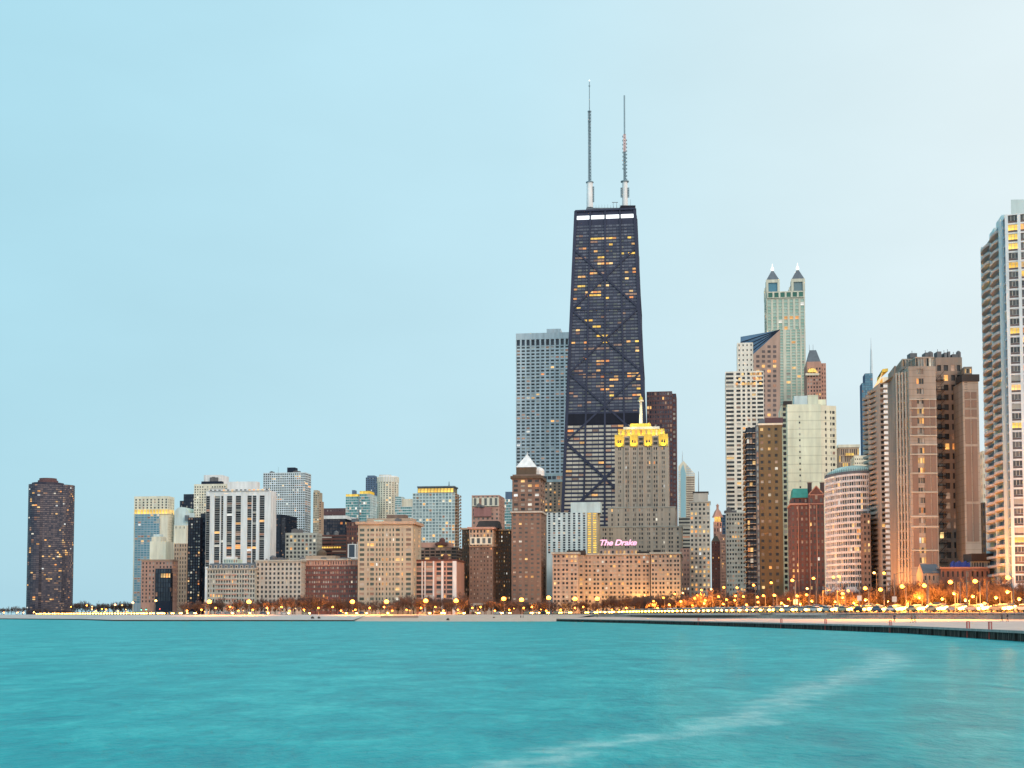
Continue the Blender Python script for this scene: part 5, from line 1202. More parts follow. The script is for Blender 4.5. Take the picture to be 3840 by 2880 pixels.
for i in range(8): q.mesh8([(pr[i][0], 432.5, z1), (pr[i + 1][0], 432.5, z1), (pr[i + 1][0], 436, z1), (pr[i][0], 436, z1), (pr[i][0], 432.8, z1 + 1.6 + pr[i][1]), (pr[i + 1][0], 432.8, z1 + 1.6 + pr[i + 1][1]), (pr[i + 1][0], 436, z1 + 1.3), (pr[i][0], 436, z1 + 1.3)], bt)
b.one('tarpaulin', q)
b = Bld('town_house', 'small house with a slate gable roof left of the brick house', D=436, x=3494)
c, z1 = b.box(3462, 3526, 2150, 14, M['tan_brick'], 4, 2, wf=.35, hf=.5, vb=2220, pl=.1, yref=2170)
q = MB(); U = (c[1] - c[0]); V_ = (c[3] - c[0]); r0, r1 = c[0] + V_ * .5, c[1] + V_ * .5; zr = z1 + 3.2
q.face([(c[0].x, c[0].y - .3, z1), (c[1].x, c[1].y - .3, z1), (r1.x, r1.y, zr), (r0.x, r0.y, zr)], M['slate']); q.face([(c[3].x, c[3].y, z1), (c[2].x, c[2].y, z1), (r1.x, r1.y, zr), (r0.x, r0.y, zr)], M['slate'])
q.face([(c[0].x, c[0].y, z1), (c[3].x, c[3].y, z1), (r0.x, r0.y, zr)], M['tan_brick']); q.face([(c[1].x, c[1].y, z1), (c[2].x, c[2].y, z1), (r1.x, r1.y, zr)], M['tan_brick']); b.one('roof', q)

for b in BUILDS: b.finish()
# ------------------------------------------------------------------ water, land, walls
mb = MB(); mb.face([(-4000, -300, 0), (4000, -300, 0), (4000, 6500, 0), (-4000, 6500, 0)], None)
m = bpy.data.materials.new('lake_water'); m.use_nodes = True; MATS['lake_water'] = m; t = m.node_tree; pb = t.nodes['Principled BSDF']
def nn(ty, **k):
    n = t.nodes.new(ty)
    for a, v in k.items(): setattr(n, a, v)
    return n
def lk(a, b): t.links.new(a, b)
co = nn('ShaderNodeTexCoord')
def noise(sx, sy, scale, det=5, rough=.6, dist=0.0):
    mp = nn('ShaderNodeMapping'); mp.inputs[3].default_value = (sx, sy, 1); mp.inputs[2].default_value = (0, 0, R(12)); lk(co.outputs['Object'], mp.inputs[0])
    n = nn('ShaderNodeTexNoise'); n.inputs['Scale'].default_value = scale; n.inputs['Detail'].default_value = det; n.inputs['Roughness'].default_value = rough; n.inputs['Distortion'].default_value = dist
    lk(mp.outputs[0], n.inputs[0]); return n.outputs[0]
def mth(op, a, b=None, c=None):
    n = nn('ShaderNodeMath', operation=op)
    for i, v in enumerate((a, b, c)):
        if v is None: continue
        if isinstance(v, (int, float)): n.inputs[i].default_value = v
        else: lk(v, n.inputs[i])
    return n.outputs[0]
def rng(a, lo, hi, o0, o1):
    n = nn('ShaderNodeMapRange'); lk(a, n.inputs[0])
    for i, v in enumerate((lo, hi, o0, o1)): n.inputs[i + 1].default_value = v
    return n.outputs[0]
n1 = noise(1, .52, .40, 6, .64, .5); n2 = noise(1, .6, .10, 4, .6); n3 = noise(1, .45, 2.4, 5, .65, .3)
f = mth('ADD', mth('MULTIPLY', n1, .48), mth('ADD', mth('MULTIPLY', n2, .25), mth('MULTIPLY', n3, .27)))
rp = nn('ShaderNodeValToRGB'); lk(rng(f, .38, .62, 0, 1), rp.inputs[0])
el = rp.color_ramp.elements
el[0].position = 0; el[0].color = (.000, .24, .295, 1); el[1].position = 1; el[1].color = (.04, .49, .505, 1)
x = el.new(.5); x.color = (.004, .35, .39, 1)
sp = nn('ShaderNodeSeparateXYZ'); lk(co.outputs['Object'], sp.inputs[0])
# a drifting band of thin foam on the lake, its course as a curve of X over Y
fc = nn('ShaderNodeFloatCurve'); lk(rng(sp.outputs[1], 0, 120, 0, 1), fc.inputs[1])
cv = fc.mapping.curves[0]; pts = [(0.0, 0.12), (27.7 / 120, .20), (38.4 / 120, .345), (49 / 120, .43), (91 / 120, .80), (1, .96)]
cv.points[0].location = pts[0]; cv.points[1].location = pts[-1]
for a, b_ in pts[1:-1]: cv.points.new(a, b_)
fc.mapping.update()
xc = rng(fc.outputs[0], 0, 1, -8, 33)
wob = rng(noise(1, 1, .5, 4), .3, .7, -.9, .9)
dx = mth('DIVIDE', mth('ADD', mth('SUBTRACT', sp.outputs[0], xc), wob), rng(sp.outputs[1], 20, 100, .6, 1.7))
fm = mth('POWER', 2.718, mth('MULTIPLY', mth('MULTIPLY', dx, dx), -1.0))
fm = mth('MULTIPLY', fm, rng(sp.outputs[1], 95, 140, 1, 0)); fm = mth('MULTIPLY', fm, rng(noise(1, .6, .9, 6, .7), .34, .62, .05, .8))
# loose wisps elsewhere
wi = mth('MULTIPLY', rng(noise(1, .5, .16, 6, .7, .6), .56, .78, 0, .30), rng(noise(1, 1, .05, 3), .45, .6, 0, 1))
ff = mth('MINIMUM', mth('ADD', fm, wi), .8)
mx = nn('ShaderNodeMix', data_type='RGBA'); lk(ff, mx.inputs[0]); lk(rp.outputs[0], mx.inputs[6]); mx.inputs[7].default_value = (.34, .60, .60, 1)
lk(mx.outputs[2], pb.inputs['Base Color'])
pb.inputs['Roughness'].default_value = .4; pb.inputs['IOR'].default_value = 1.33; pb.inputs['Specular IOR Level'].default_value = .08
bp = nn('ShaderNodeBump'); bp.inputs['Strength'].default_value = .75; bp.inputs['Distance'].default_value = .5
lk(mth('ADD', mth('MULTIPLY', n1, .6), mth('ADD', mth('MULTIPLY', n3, .25), mth('MULTIPLY', noise(1, .6, 5, 3), .06))), bp.inputs['Height']); lk(bp.outputs[0], pb.inputs['Normal'])
mb.mats = [m]; mb.m = [0]
tag(mb.build('lake_water'), kind='structure')

C1 = [(-1500, 1500), (-489, 1000), (-335, 900), (-248, 790), (-185, 640), (-72, 625), (-25.6, 604), (20.2, 612)]
K1 = [(-1560, 1640), (-520, 1080), (-362, 985), (-285, 860), (-205, 728), (-75, 715), (-25, 690), (38, 640)]
C2 = [(20.2, 612), (43.6, 469), (57.3, 336), (63.4, 221), (57, 153), (45, 90), (30, 40), (5, 9), (-1, 1.5), (-40, -60)]
K2 = [(38, 640), (55, 520), (68, 372), (101, 271), (140, 190), (150, 90), (150, 40), (150, 9), (150, 0), (150, -80)]
sand = mat('sand', (.56, .45, .37, 1), rough=.95, var=.14, scale=.4); conc = mat('promenade_concrete', (.50, .475, .45, 1), rough=.85, var=.16, scale=.25)
pinkc = mat('pink_concrete', (.62, .48, .42, 1), rough=.85, var=.14, scale=.2)
asph = mat('asphalt', (.055, .052, .05, 1), rough=.8, var=.2, scale=.5); soil = mat('winter_grass', (.05, .045, .028, 1), rough=.95, var=.35, scale=.08)
mb = MB()
for i in range(5):
    mb.face([(*C1[i], .5), (*C1[i + 1], .5), (*K1[i + 1], GROUND), (*K1[i], GROUND)], conc)
tag(mb.build('shore_promenade'), kind='structure')
mb = MB()
for i in range(5, 7):
    for k in range(4):
        def lp(j, s): return tuple(C1[j][q] + (K1[j][q] - C1[j][q]) * s for q in (0, 1))
        zz = [-.15, .75, 1.5, 2.3, GROUND]; a, b_ = k / 4, (k + 1) / 4
        mb.face([(*lp(i, a), zz[k]), (*lp(i + 1, a), zz[k]), (*lp(i + 1, b_), zz[k + 1]), (*lp(i, b_), zz[k + 1])], sand)
tag(mb.build('beach'), kind='structure')
mb = MB(); ZW, ZK = 1.15, 2.05
for i in range(len(C2) - 1): mb.face([(*C2[i], ZW), (*C2[i + 1], ZW), (*K2[i + 1], ZK), (*K2[i], ZK)], pinkc)
tag(mb.build('promenade'), kind='structure')
mb = MB()
lf = [(-3400, 2600), (-1560, 1640)] + K1[1:] + K2[1:]
mb.face([(x, y, GROUND) for x, y in lf] + [(3500, -80, GROUND), (3500, 6400, GROUND), (-3400, 6400, GROUND)], soil)
tag(mb.build('city_ground'), kind='structure')
def path_iter(P, step):
    out = []; carry = 0
    for i in range(len(P) - 1):
        a, b_ = Vector(P[i]), Vector(P[i + 1]); l = (b_ - a).length; d = (b_ - a) / l; s = carry
        while s < l: out.append((a + d * s, d)); s += step
        carry = s - l
    return out
# dark pile wall with ribs
pile = mat('dark_piles', (.060, .052, .045, 1), rough=.7, var=.6, scale=1.0); capc = mat('wall_cap', (.34, .31, .29, 1), var=.25, scale=.8)
pile2 = mat('pale_piles', (.20, .165, .13, 1), rough=.85, var=.5, scale=1.0); mb = MB(); pv = None; k = 0  # paler tone for every third pile
for p, d in path_iter(C2, .42):
    n = Vector((-d.y, d.x)); n = n if n.dot(-p) > 0 else -n
    if p.y < 130: n = Vector((d.y, -d.x)) if d.y < 0 else n
    q = p + n * (.22 if k % 2 else 0.0); k += 1
    q2 = q + d * .21
    if pv is not None: mb.face([(pv.x, pv.y, -1), (q.x, q.y, -1), (q.x, q.y, ZW - .2), (pv.x, pv.y, ZW - .2)], pile)
    mb.face([(q.x, q.y, -1), (q2.x, q2.y, -1), (q2.x, q2.y, ZW - .2), (q.x, q.y, ZW - .2)], pile2 if k % 3 == 0 else pile); pv = q2
for i in range(len(C2) - 1):
    a, b_ = Vector(C2[i]), Vector(C2[i + 1]); d = (b_ - a); l = d.length; d.normalize(); c = (a + b_) / 2
    mb.obox((c.x, c.y, ZW - .08), (d.x * l / 2, d.y * l / 2, 0), (-d.y * .5, d.x * .5, 0), (0, 0, .14 + .002 * i), capc)
for p, d in path_iter(C2[:6], 9.0):
    mb.obox((p.x - .3, p.y, .2), (.16, 0, 0), (0, .16, 0), (0, 0, 1.0), pile)
tag(mb.build('sea_wall', org=None), 'dark ribbed pile wall along the edge of the pink promenade', 'sea wall')
mb = MB()
for i in range(5):
    a, b_ = Vector(C1[i]), Vector(C1[i + 1]); d = (b_ - a); l = d.length; d.normalize(); c = (a + b_) / 2
    mb.obox((c.x, c.y, 0.0), (d.x * l / 2, d.y * l / 2, 0), (-d.y * .3, d.x * .3, 0), (0, 0, .58 + .003 * i), pile)
tag(mb.build('sea_wall'), 'low dark sea wall under the pale concrete shore slope', 'sea wall')
wallc = mat('wall_concrete', (.36, .32, .28, 1), rough=.85, var=.25, scale=.3)
mb = MB()
for i in range(len(K2) - 1):
    a, b_ = Vector(K2[i]), Vector(K2[i + 1]); d = (b_ - a); l = d.length; d.normalize(); c = (a + b_) / 2 + Vector((d.y, -d.x)) * -.2
    mb.obox((c.x, c.y, 2.2), (d.x * l / 2, d.y * l / 2, 0), (-d.y * .25, d.x * .25, 0), (0, 0, .72 + .003 * i), wallc)
    mb.obox((c.x, c.y, 1.55), (d.x * l / 2, d.y * l / 2, 0), (-d.y * .9, d.x * .9, 0), (0, 0, .85 + .003 * i), wallc)
tag(mb.build('retaining_wall'), 'long grey concrete wall between the promenade and the busy road', 'retaining wall')
rail = mat('dark_rail', (.09, .06, .05, 1), rough=.5); mb = MB()
RT = path_iter([(60, 460), (68, 372), (101, 271), (140, 190)], 2.2)
for p, d in RT: mb.tube((p.x, p.y, 2.85), (p.x, p.y, 3.6), .045, .045, rail, 4)
for (p, d), (p2, d2) in zip(RT, RT[1:]):
    for z_ in (3.2, 3.55): mb.tube((p.x, p.y, z_), (p2.x, p2.y, z_), .035, .035, rail, 4)
tag(mb.build('railing'), 'thin dark railing on top of the grey wall beside the road', 'railing')

# ------------------------------------------------------------------ the lakeside road
RD = [(200, 60), (180, 130), (150, 205), (116, 281), (96, 330), (80, 378), (70, 460), (62, 545), (48, 648), (-10, 706), (-75, 733), (-165, 746), (-200, 782), (-218, 850), (-300, 985), (-400, 1150)]
def smooth(P, n=6):
    out = []
    for i in range(len(P) - 1):
        p0, p1, p2, p3 = (Vector(P[max(0, min(len(P) - 1, i + k))]) for k in (-1, 0, 1, 2))
        for k in range(n):
            s = k / n; out.append(.5 * ((2 * p1) + (p2 - p0) * s + (2 * p0 - 5 * p1 + 4 * p2 - p3) * s * s + (3 * p1 - p0 - 3 * p2 + p3) * s ** 3))
    out.append(Vector(P[-1])); return out
RS = smooth(RD)
def road_z(p): return 3.45 if p.y < 600 and p.x > 40 else (3.12 if p.y > 700 else 3.12 + .33 * max(0, min(1, (700 - p.y) / 100)))
def bank(p): return .055 if p.y < 600 and p.x > 40 else .055 * max(0, min(1, (700 - p.y) / 100))
mb = MB(); mk = MB(); wl = mat('road_paint', (.75, .74, .70, 1), rough=.6)
for i in range(len(RS) - 1):
    a, b_ = RS[i], RS[i + 1]; da = (RS[min(i + 1, len(RS) - 1)] - RS[max(i - 1, 0)]).normalized(); db = (RS[min(i + 2, len(RS) - 1)] - RS[i]).normalized()
    na, nb = Vector((-da.y, da.x)), Vector((-db.y, db.x)); za, zb2 = road_z(a), road_z(b_); W_ = 12.5
    ba, bb = bank(a), bank(b_)
    mb.face([(*(a + na * W_), za), (*(b_ + nb * W_), zb2), (*(b_ - nb * W_), zb2 + 2 * W_ * bb), (*(a - na * W_), za + 2 * W_ * ba)], asph)
    for s in (1, -1):
        ka, kb = (0, 0) if s > 0 else (2 * W_ * ba, 2 * W_ * bb)
        mb.face([(*(a + na * W_ * s), za + ka), (*(b_ + nb * W_ * s), zb2 + kb), (*(b_ + nb * W_ * s), GROUND - .2), (*(a + na * W_ * s), GROUND - .2)], conc)
    for off in (.25, -.25, 3.8, 7.4, 11, -3.8, -7.4, -11):
        if abs(off) in (3.8, 7.4) and i % 2: continue
        va, vb_ = (W_ - off) * ba + za + .012, (W_ - off) * bb + zb2 + .012
        mk.face([(*(a + na * (off - .08)), va), (*(b_ + nb * (off - .08)), vb_), (*(b_ + nb * (off + .08)), vb_), (*(a + na * (off + .08)), va)], wl)
tag(mb.build('lakeside_road'), kind='structure'); tag(mk.build('road_markings'), kind='structure')

# ------------------------------------------------------------------ places, for the labels
PLACES = [(0, 'the far left shore'), (100, 'the dark winged tower'), (280, 'the open sky left of the teal tower'), (500, 'the pinkish block with the dark atrium'), (648, 'the slim cream block'), (700, 'the black glass tower'),
          (776, 'the mansard roofed block'), (957, 'the plain cream block'), (1130, 'the red brick block'), (1341, 'the beige corner block'), (1550, 'the white and brick flats'), (1715, 'the brown hotel'), (1915, 'the pyramid roofed tower'),
          (2050, 'the left wing of the long hotel'), (2190, 'the centre of the long hotel'), (2438, 'the right wing of the long hotel'), (2588, 'the slim cream tower'), (2668, 'the narrow dark brick block'), (2725, 'the white glazed corner tower'),
          (2800, 'the dark olive tower'), (2936, 'the cream white tower'), (2966, 'the red gothic block'), (3093, 'the round white building'), (3260, 'the zigzag balcony tower'), (3345, 'the left half of the tan tower'), (3520, 'the low brick house'), (3690, 'the right edge tower')]
def place(x):
    r = PLACES[0][1]
    for a, n in PLACES:
        if x >= a: r = n
    return r

# ------------------------------------------------------------------ street lamps
LH = glow('lamp_amber', (1, .26, .018, 1), 18.0); LW = glow('lamp_warm_white', (1, .45, .12, 1), 8.0); polem = mat('lamp_pole', (.20, .18, .165, 1), rough=.6)
lamp_cache = {}
def make_lamp(h, rh, headm, twin):
    key = (round(h * 2) / 2, round(rh, 2), headm.name, twin)
    if key not in lamp_cache:
        h_ = key[0]; p = MB(); p.tube((0, 0, 0), (0, 0, .7), .22, .18, polem, 8); p.tube((0, 0, .7), (0, 0, h_ + .1), .13, .08, polem, 8)
        hd = MB(); ar = MB()
        ar.tube((0, 0, h_), (-.3, 1.9, h_ + .45), .06, .05, polem, 5)
        for u in (0,):
            hd.lathe((-.3, 2.0, h_ + .1), [(rh * .35, -rh * .8), (rh * .9, -rh * .45), (rh, 0), (rh * .8, rh * .5), (rh * .3, rh * .8)], headm, 10)
        lamp_cache[key] = (p.mesh('lamp_pole'), hd.mesh('lamp_head'), ar.mesh('lamp_arm'))
    return lamp_cache[key]
def street_lamp(x, y, D, e, rh=.55, headm=None, twin=False, base=None, label=None, col=(1, .31, .035), tall=''):
    headm = headm or LH; p = at(x, y, D); zb0 = GROUND if base is None else base
    h = p.z - zb0; pm, hm, am = make_lamp(h, rh, headm, twin)
    r = empty('street_lamp', (p.x, p.y, zb0)); col_n = 'amber' if headm is LH else 'warm white'
    ph = label or ('%s%s street lamp before %s' % (tall, col_n, place(x)))
    tag(r, ph, 'street lamp', '%s%s lamps in front of %s' % (tall, col_n, place(x)))
    for n, me in (('pole', pm), ('lamp_head', hm), ('arm', am)):
        if me is None: continue
        o = bpy.data.objects.new(n, me); COL.objects.link(o); o.parent = r
    if e > 0:
        park = tall == 'park '; q = lamp((p.x - .3, p.y + 2.4, p.z - rh - .3), e, col, .3, kind='POINT' if park else 'SPOT')
        if not park: q.data.spot_size = R(164); q.data.spot_blend = .3
    return r
for x, y in ((784, 2257), (933, 2257), (1322, 2257), (1450, 2257), (1598, 2255), (1712, 2253), (1891, 2247), (1958, 2249), (2060, 2243), (2159, 2245), (2243, 2245)):
    street_lamp(x, y, 705 if x > 700 else 760, 30000, 1.15, tall='tall bright ')
for x, y, D in ((583, 2252, 800), (497, 2262, 880), (430, 2268, 930)): street_lamp(x, y, D, 1500, .7, LW, col=(1, .7, .35))
RL = [(2833, 2192, 470, 1), (2913, 2235, 400, 1), (2899, 2185, 500, 0), (2981, 2176, 385, 1), (3060, 2168, 420, 0), (3135, 2162, 425, 1), (3035, 2210, 480, 0), (3171, 2223, 365, 1), (3190, 2219, 470, 0), (3257, 2210, 345, 1), (3315, 2209, 335, 1),
      (3397, 2201, 322, 1), (3481, 2195, 312, 1), (3580, 2186, 300, 1), (3674, 2179, 292, 1), (3799, 2169, 283, 1), (2870, 2237, 480, 1), (2847, 2239, 520, 0), (3033, 2234, 460, 1), (2997, 2234, 450, 0), (3325, 2152, 450, 0), (3287, 2150, 480, 0),
      (2794, 2236, 540, 1), (2764, 2236, 560, 0), (2720, 2204, 560, 1), (2770, 2203, 540, 0), (2635, 2211, 620, 1), (2672, 2209, 600, 0), (2535, 2226, 640, 1), (2492, 2240, 660, 1), (2565, 2222, 640, 0), (2610, 2246, 600, 1), (2650, 2250, 590, 0), (2700, 2238, 580, 1), (2730, 2250, 560, 0), (2455, 2254, 680, 1), (2420, 2232, 760, 0), (3155, 2160, 470, 0)]
for i, (x, y, D, li) in enumerate(RL):
    street_lamp(x, y, D, (42000 if D < 500 else 60000) if li else 0, .5 if x > 3240 else .45, LH if li or i % 3 else LW)
for i in range(34):                                          # amber park lamps among the trees beyond the road
    x = 2470 + i * 41 + (i * 37 % 17); D = (690 - (x - 2400) * .235 if x < 3400 else 440 - (x - 3400) * .15) * .965
    street_lamp(x, 2305 - (3.2 + (i * 7 % 5) * .7) * F / D, D, 13000, .46, LH, tall='park ', label='amber park lamp among the trees before ' + place(x))
for i in range(36):                                          # and along the row left of the hotel
    x = 700 + i * 48 + (i * 29 % 23); street_lamp(x, 2305 - (2.2 + (i * 5 % 4) * .6) * F / 744, 744, 2000 if i % 3 else 5500, .48, LH, tall='park ', label='low amber park lamp among the trees before ' + place(x))
rnd = random.Random(5)
for i in range(46):                                          # small path lamps low along the park
    x = rnd.uniform(760, 2420) if i < 26 else rnd.uniform(2450, 3560); D = rnd.uniform(690, 780) if x < 2400 else rnd.uniform(.92, 1.1) * (690 - (x - 2400) * .235)
    street_lamp(x, 2305 - rnd.uniform(.6, 2.4) * F / D - 4, D, 0, .22, LH if rnd.random() < .7 else LW, tall='small low ')
for i in range(24):                                          # far left: park and harbour lights
    x = rnd.uniform(5, 260) if i < 9 else rnd.uniform(262, 480); D = rnd.uniform(1050, 1250)
    street_lamp(x, rnd.uniform(2296, 2300) if i < 9 else rnd.uniform(2268, 2296), D, 0, .5, LW if rnd.random() < .6 else LH, tall='small low ')
# unlit tall poles by the road, with blank white sign backs
signm = mat('sign_white', (.72, .68, .64, 1), rough=.6)
for x, y0, D, sq in ((2983, 2176, 398, 2257), (3222, 2155, 380, 2243), (3353, 2150, 372, 2247), (3475, 2146, 352, 0), (3624, 2140, 345, 0), (3700, 2178, 340, 0), (3600, 2182, 352, 0), (3140, 2215, 430, 0), (3085, 2215, 430, 0)):
    p = at(x, y0, D); r = empty('light_pole', (p.x, p.y, GROUND)); tag(r, 'pale unlit pole before %s' % place(x), 'pole', 'unlit poles in front of %s' % place(x))
    q = MB(); q.tube((p.x, p.y, GROUND), (p.x, p.y, p.z), .17, .10, polem, 8); q.build('pole', r)
    q = MB(); q.tube((p.x, p.y, p.z - .3), (p.x + 1.6, p.y - .4, p.z + .15), .06, .05, polem, 5); q.obox((p.x + 1.8, p.y - .4, p.z + .12), (.5, 0, 0), (0, .18, 0), (0, 0, .09), polem); q.build('arm', r)
    if sq:
        ps = at(x, sq, D); q = MB(); q.obox((ps.x, ps.y - .22, ps.z), (.62, 0, 0), (0, .03, 0), (0, 0, .72), signm); q.obox((ps.x, ps.y - .17, ps.z), (.1, 0, 0), (0, .05, 0), (0, 0, .5), polem)
        tag(q.build('road_sign'), 'blank square sign high on a pole before %s' % place(x), 'sign')
# two traffic signals at the left junction
gg = glow('signal_green', (.1, 1, .45, 1), 12); gr = glow('signal_red', (1, .06, .03, 1), 9)
for i, (x, y, D, gm_) in enumerate(((531, 2284, 790, gg), (549, 2283, 800, gg), (600, 2281, 805, gr))):
    p = at(x, y, D); r = empty('traffic_light', (p.x, p.y, GROUND)); tag(r, ('traffic light showing %s at the junction, ' % ('green' if gm_ is gg else 'red')) + ('left of its twin', 'right of its twin', 'before the pinkish block')[i], 'traffic light')
    q = MB(); q.tube((p.x, p.y, GROUND), (p.x, p.y, p.z + .8), .1, .08, polem, 6); q.build('pole', r)
    q = MB(); q.obox((p.x, p.y - .3, p.z), (.22, 0, 0), (0, .16, 0), (0, 0, .65), M['black_steel']); q.build('signal_box', r)
    q = MB(); q.lathe((p.x, p.y - .5, p.z - .42), [(.02, -.2), (.24, -.1), (.24, .1), (.02, .2)], gm_, 8); q.build('signal_lens', r)

# ------------------------------------------------------------------ cars
HL = glow('headlight', (1, .46, .05, 1), 60.0); TL = glow('taillight', (1, .05, .02, 1), 7.0); tyre = mat('tyre', (.03, .03, .03, 1), rough=.9); carg = mat('car_glass', (.03, .035, .04, 1), rough=.1, spec=.5)
paints = [('pale silver', mat('paint_silver', (.45, .45, .46, 1), rough=.3, metal=.6)), ('white', mat('paint_white', (.7, .7, .68, 1), rough=.35)), ('dark', mat('paint_dark', (.03, .03, .035, 1), rough=.3)), ('pale gold', mat('paint_gold', (.50, .42, .28, 1), rough=.3, metal=.5)), ('blue grey', mat('paint_blue', (.08, .13, .22, 1), rough=.3))]
def car_meshes(paint):
    body = MB(); prof = [(-2.2, .35), (-2.25, .75), (-2.05, .95), (-1.2, 1.0), (1.0, .98), (1.95, .86), (2.2, .70), (2.22, .35)]
    for sx in (1,):
        n = len(prof)
        L_ = [(-.88, y, z) for y, z in prof]; R_ = [(.88, y, z) for y, z in prof]
        body.face(L_, paint); body.face(R_, paint)
        for i in range(n): body.face([L_[i], L_[(i + 1) % n], R_[(i + 1) % n], R_[i]], paint)
    ro = MB()
    body.mesh8([(-.62, -1.1, 1.38), (.62, -1.1, 1.38), (.62, .35, 1.38), (-.62, .35, 1.38), (-.58, -1.0, 1.46), (.58, -1.0, 1.46), (.58, .25, 1.46), (-.58, .25, 1.46)], paint)
    g_ = MB(); g_.mesh8([(-.82, -1.75, .97), (.82, -1.75, .97), (.82, .95, .97), (-.82, .95, .97), (-.63, -1.15, 1.375), (.63, -1.15, 1.375), (.63, .4, 1.375), (-.63, .4, 1.375)], carg)
    w_ = MB(); w_.tube((-.11, 0, 0), (.11, 0, 0), .32, .32, tyre, 12); w_.tube((-.125, 0, 0), (.125, 0, 0), .18, .18, polem, 8)
    h_ = MB(); h_.lathe((0, 0, 0), [(.08, -.24), (.38, -.12), (.38, .12), (.08, .24)], HL, 10)
    t_ = MB(); t_.obox((0, 0, 0), (.2, 0, 0), (0, .04, 0), (0, 0, .09), TL)
    return body.mesh('car_body'), g_.mesh('car_windows'), w_.mesh('wheel'), h_.mesh('headlight'), t_.mesh('taillight')
CM = [car_meshes(p) for _, p in paints]
def one_mesh_car(i):
    b_, g_, w_, h_, t_ = CM[i]; bm = bmesh.new(); mats = []
    def addm(me, loc):
        o0 = len(bm.faces); base = len(mats); tmp = me.copy(); tmp.transform(Matrix.Translation(loc)); bm.from_mesh(tmp); bm.faces.ensure_lookup_table()
        for f_ in bm.faces[o0:]: f_.material_index += base
        mats.extend(me.materials); bpy.data.meshes.remove(tmp)
    addm(b_, (0, 0, 0)); addm(g_, (0, 0, 0))
    for sx in (-.78, .78):
        for sy in (-1.35, 1.35): addm(w_, (sx, sy, .32))
        addm(h_, (sx * .8, 2.22, .66)); addm(t_, (sx * .85, -2.27, .78))
    me = bpy.data.meshes.new('car'); bm.to_mesh(me); bm.free()
    for q in mats: me.materials.append(q)
    return me
FAR = [one_mesh_car(i) for i in range(len(paints))]
ncar = 0
def add_car(p, d, near, off=0):                                     # d: driving direction
    global ncar
    i = rnd.randrange(len(paints)); z_ = road_z(p) + bank(p) * (12.5 - off); rz = math.atan2(-d.x, d.y); px = CX + p.x / p.y * F; fwd = d.dot(p) < 0; ncar += 1
    lab = '%s car %s, before %s' % (paints[i][0], 'with headlights on' if fwd else 'driving off', place(px)); grp = '%s cars %s before %s' % (paints[i][0], 'coming closer' if fwd else 'driving off', place(px))
    if not near:
        o = bpy.data.objects.new('car', FAR[i]); COL.objects.link(o); o.location = (p.x, p.y, z_ + .01); o.rotation_euler = (0, 0, rz); tag(o, lab, 'car', grp); return
    r = empty('car', (p.x, p.y, z_ + .01), rz); tag(r, lab, 'car', grp); b_, g_, w_, h_, t_ = CM[i]
    def ch(n, me, loc):
        o = bpy.data.objects.new(n, me); COL.objects.link(o); o.parent = r; o.location = loc
    ch('body', b_, (0, 0, 0)); ch('windows', g_, (0, 0, 0))
    for sx in (-.78, .78):
        for sy in (-1.35, 1.35): ch('wheel', w_, (sx, sy, .32))
        ch('headlight', h_, (sx * .8, 2.22, .66)); ch('taillight', t_, (sx * .85, -2.27, .78))
for lane, (off, gap) in enumerate(((9.2, 6.0), (5.6, 6.4), (2.0, 7.0), (-5.6, 30), (-9.2, 30))):
    s = rnd.uniform(0, 5); acc = 0
    for i in range(len(RS) - 1):
        a, b_ = RS[i], RS[i + 1]; l = (b_ - a).length; d = (b_ - a) / l; nv = Vector((-d.y, d.x))
        while s < acc + l:
            p = a + d * (s - acc) + nv * off; k = 1.0
            px = CX + p.x / p.y * F
            if p.y > 250 and -10 < px < 3880 and p.y < 1100:
                mid = 520 < px < 2380
                if not (mid and rnd.random() < .45) and not (p.y > 900 and lane in (2, 4)) and ncar < 298: add_car(p, -d if off > 0 else d, p.y < 430, off)
            s += gap * rnd.uniform(.85, 1.3) * (1.5 if mid_ else 1) if (mid_ := (520 < px < 2380)) or True else 0
        acc += l

# ------------------------------------------------------------------ bare trees
bark = mat('bark', (.085, .062, .05, 1), rough=.95, var=.3, scale=1.5); twigm = mat('twigs', (.19, .135, .12, 1), rough=.95, var=.35, scale=.8)
def tree_meshes(seed):
    rn = random.Random(seed); tk, tw = MB(), MB(); H = 10.0
    def bough(p, d, l, r, lev):
        e_ = p + d * l
        if lev <= 2: tk.tube(p, e_, r, r * .6, bark, 5 if lev == 0 else 4)
        else:
            u = d.orthogonal().normalized() * .035; v = d.cross(u)
            for s in (u, v): tw.face([p - s, p + s, e_ + s * .3, e_ - s * .3], twigm)
        if lev >= 4: return
        n = (8, 5, 5, 5)[lev]
        for i in range(n):
            t_ = rn.uniform(.35, 1.0) if lev else rn.uniform(.5, 1.0)
            s = p + d * (l * t_); nd = (d * (.75 if lev else .6) + Vector((rn.gauss(0, .5), rn.gauss(0, .5), rn.gauss(.30, .3)))).normalized()
            bough(s, nd, l * (rn.uniform(.95, 1.5) if lev == 0 else rn.uniform(.45, .75)), r * .5, lev + 1)
    bough(Vector((0, 0, 0)), Vector((rn.gauss(0, .05), rn.gauss(0, .05), 1)).normalized(), H * .26, .22, 0)
    return tk.mesh('tree_trunk'), tw.mesh('tree_crown')
TREES = [tree_meshes(100 + i) for i in range(7)]
